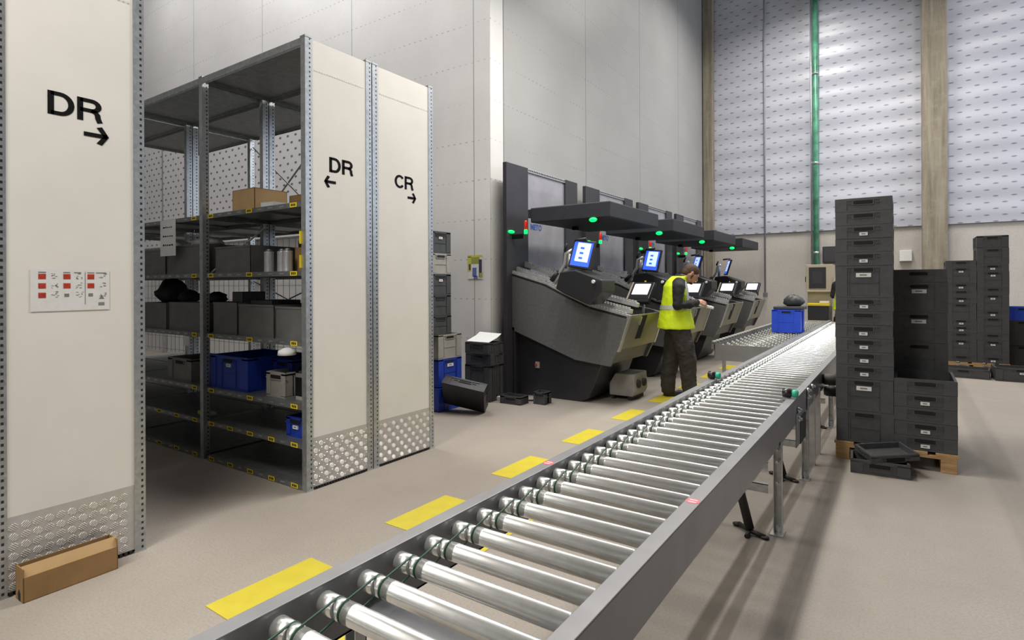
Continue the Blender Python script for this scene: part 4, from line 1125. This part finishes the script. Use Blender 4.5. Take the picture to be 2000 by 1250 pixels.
    # trousers, loose with cargo pockets
    m = MB()
    m.rings([oval(0, 0, 1.02, .14, .17), oval(0, 0, .93, .16, .18), oval(0, 0, .84, .155, .18)])
    for s_, x in ((-1, .12), (1, -.10)):
        chain(m, [(.0, s_ * .09, .90), (x * .3 + .01, s_ * .105, .70), (x * .65 + .02, s_ * .11, .50), (x * .85, s_ * .115, .30), (x + .005, s_ * .115, .10)], [.13, .122, .112, .098, .09])
        m.box(x * .4 - .06, x * .4 + .09, s_ * .17, s_ * .225, .56, .74)
    remeshed(m.build('trousers', M_TROU, t), .009, 3, .03, .07)
    # shoes
    for s_, x in ((-1, .12), (1, -.10)):
        m = MB(); m.rings([[(x + .09 + (.15 if math.cos(2 * PI * k / 20) > 0 else .14) * math.cos(2 * PI * k / 20) * sc, s_ * .12 + .052 * math.sin(2 * PI * k / 20) * sc, zz) for k in range(20)] for zz, sc in ((0.001, .98), (.02, 1.03), (.05, .96), (.075, .7))])
        m.ell((x + .0, s_ * .12, .08), (.06, .05, .05))
        m.build('shoe', M_DKRUB, t)
    # hi-vis vest with reflective tape
    m = MB()
    V = [(-.02, .885, .235, .245), (-.02, .93, .228, .24), (-.025, 1.06, .20, .225), (-.025, 1.2, .175, .205), (-.022, 1.33, .158, .198), (-.02, 1.42, .145, .175), (-.01, 1.49, .122, .135), (.022, 1.55, .092, .098)]
    m.rings([oval(x, 0, z, a, b_, tilt=0) for x, z, a, b_ in V])
    v = remeshed(m.build('vest', M_VEST, t), .009, 2, .018, .10)
    def band(z0, z1, dd=.006):
        def at(z):
            for (xa, za, aa, ba), (xb, zb, ab, bb) in zip(V, V[1:]):
                if za <= z <= zb:
                    f = (z - za) / (zb - za); return oval(xa + (xb - xa) * f, 0, z, aa + (ab - aa) * f + dd, ba + (bb - ba) * f + dd)
        return MB().rings([at(z0), at(z1)], False)
    band(1.13, 1.18).build('reflective_band', M_REFL, v)
    for s_ in (-1, 1):
        m = MB()
        R = []
        for z in [1.18 + .03 * k for k in range(11)]:
            for (xa, za, aa, ba), (xb, zb, ab, bb) in zip(V, V[1:]):
                if za <= z <= zb:
                    f = (z - za) / (zb - za); X_, A_, B_ = xa + (xb - xa) * f, aa + (ab - aa) * f + .006, ba + (bb - ba) * f + .006
            R.append([(X_ + A_ * math.cos(a), B_ * math.sin(a), z) for a in (s_ * .62, s_ * .74, s_ * .86, s_ * .98)])
        m.rings(R, False, True, 0, closed=False).build('shoulder_tape', M_REFL, v)
    return t
pw = person('person', 'man in a fluorescent yellow vest and dark trousers, looking down at his hands', (-2.37, 7.19, 0), .58)
tm = Matrix.Translation((.37, 0, 1.165)) @ Matrix.Rotation(.25, 4, 'Y')
t = thing('handheld_reader', 'small white handheld reader held in both hands of the standing man', 'device', (-2.37, 7.19, 0), .58)
MB().box(-.085, .085, -.04, .04, -.02, .014, 0, tm).build('case', M_PAPER, t, .008); MB().box(-.02, .07, -.03, .03, .014, .016, 0, tm).build('screen', M_SPALE, t)
p2 = copy_tree(pw); p2.location = (-.98, 13.9, 0); p2.rotation_euler = (0, 0, 1.0)
p2['label'] = 'person in a yellow vest almost hidden behind the tallest crate stack'
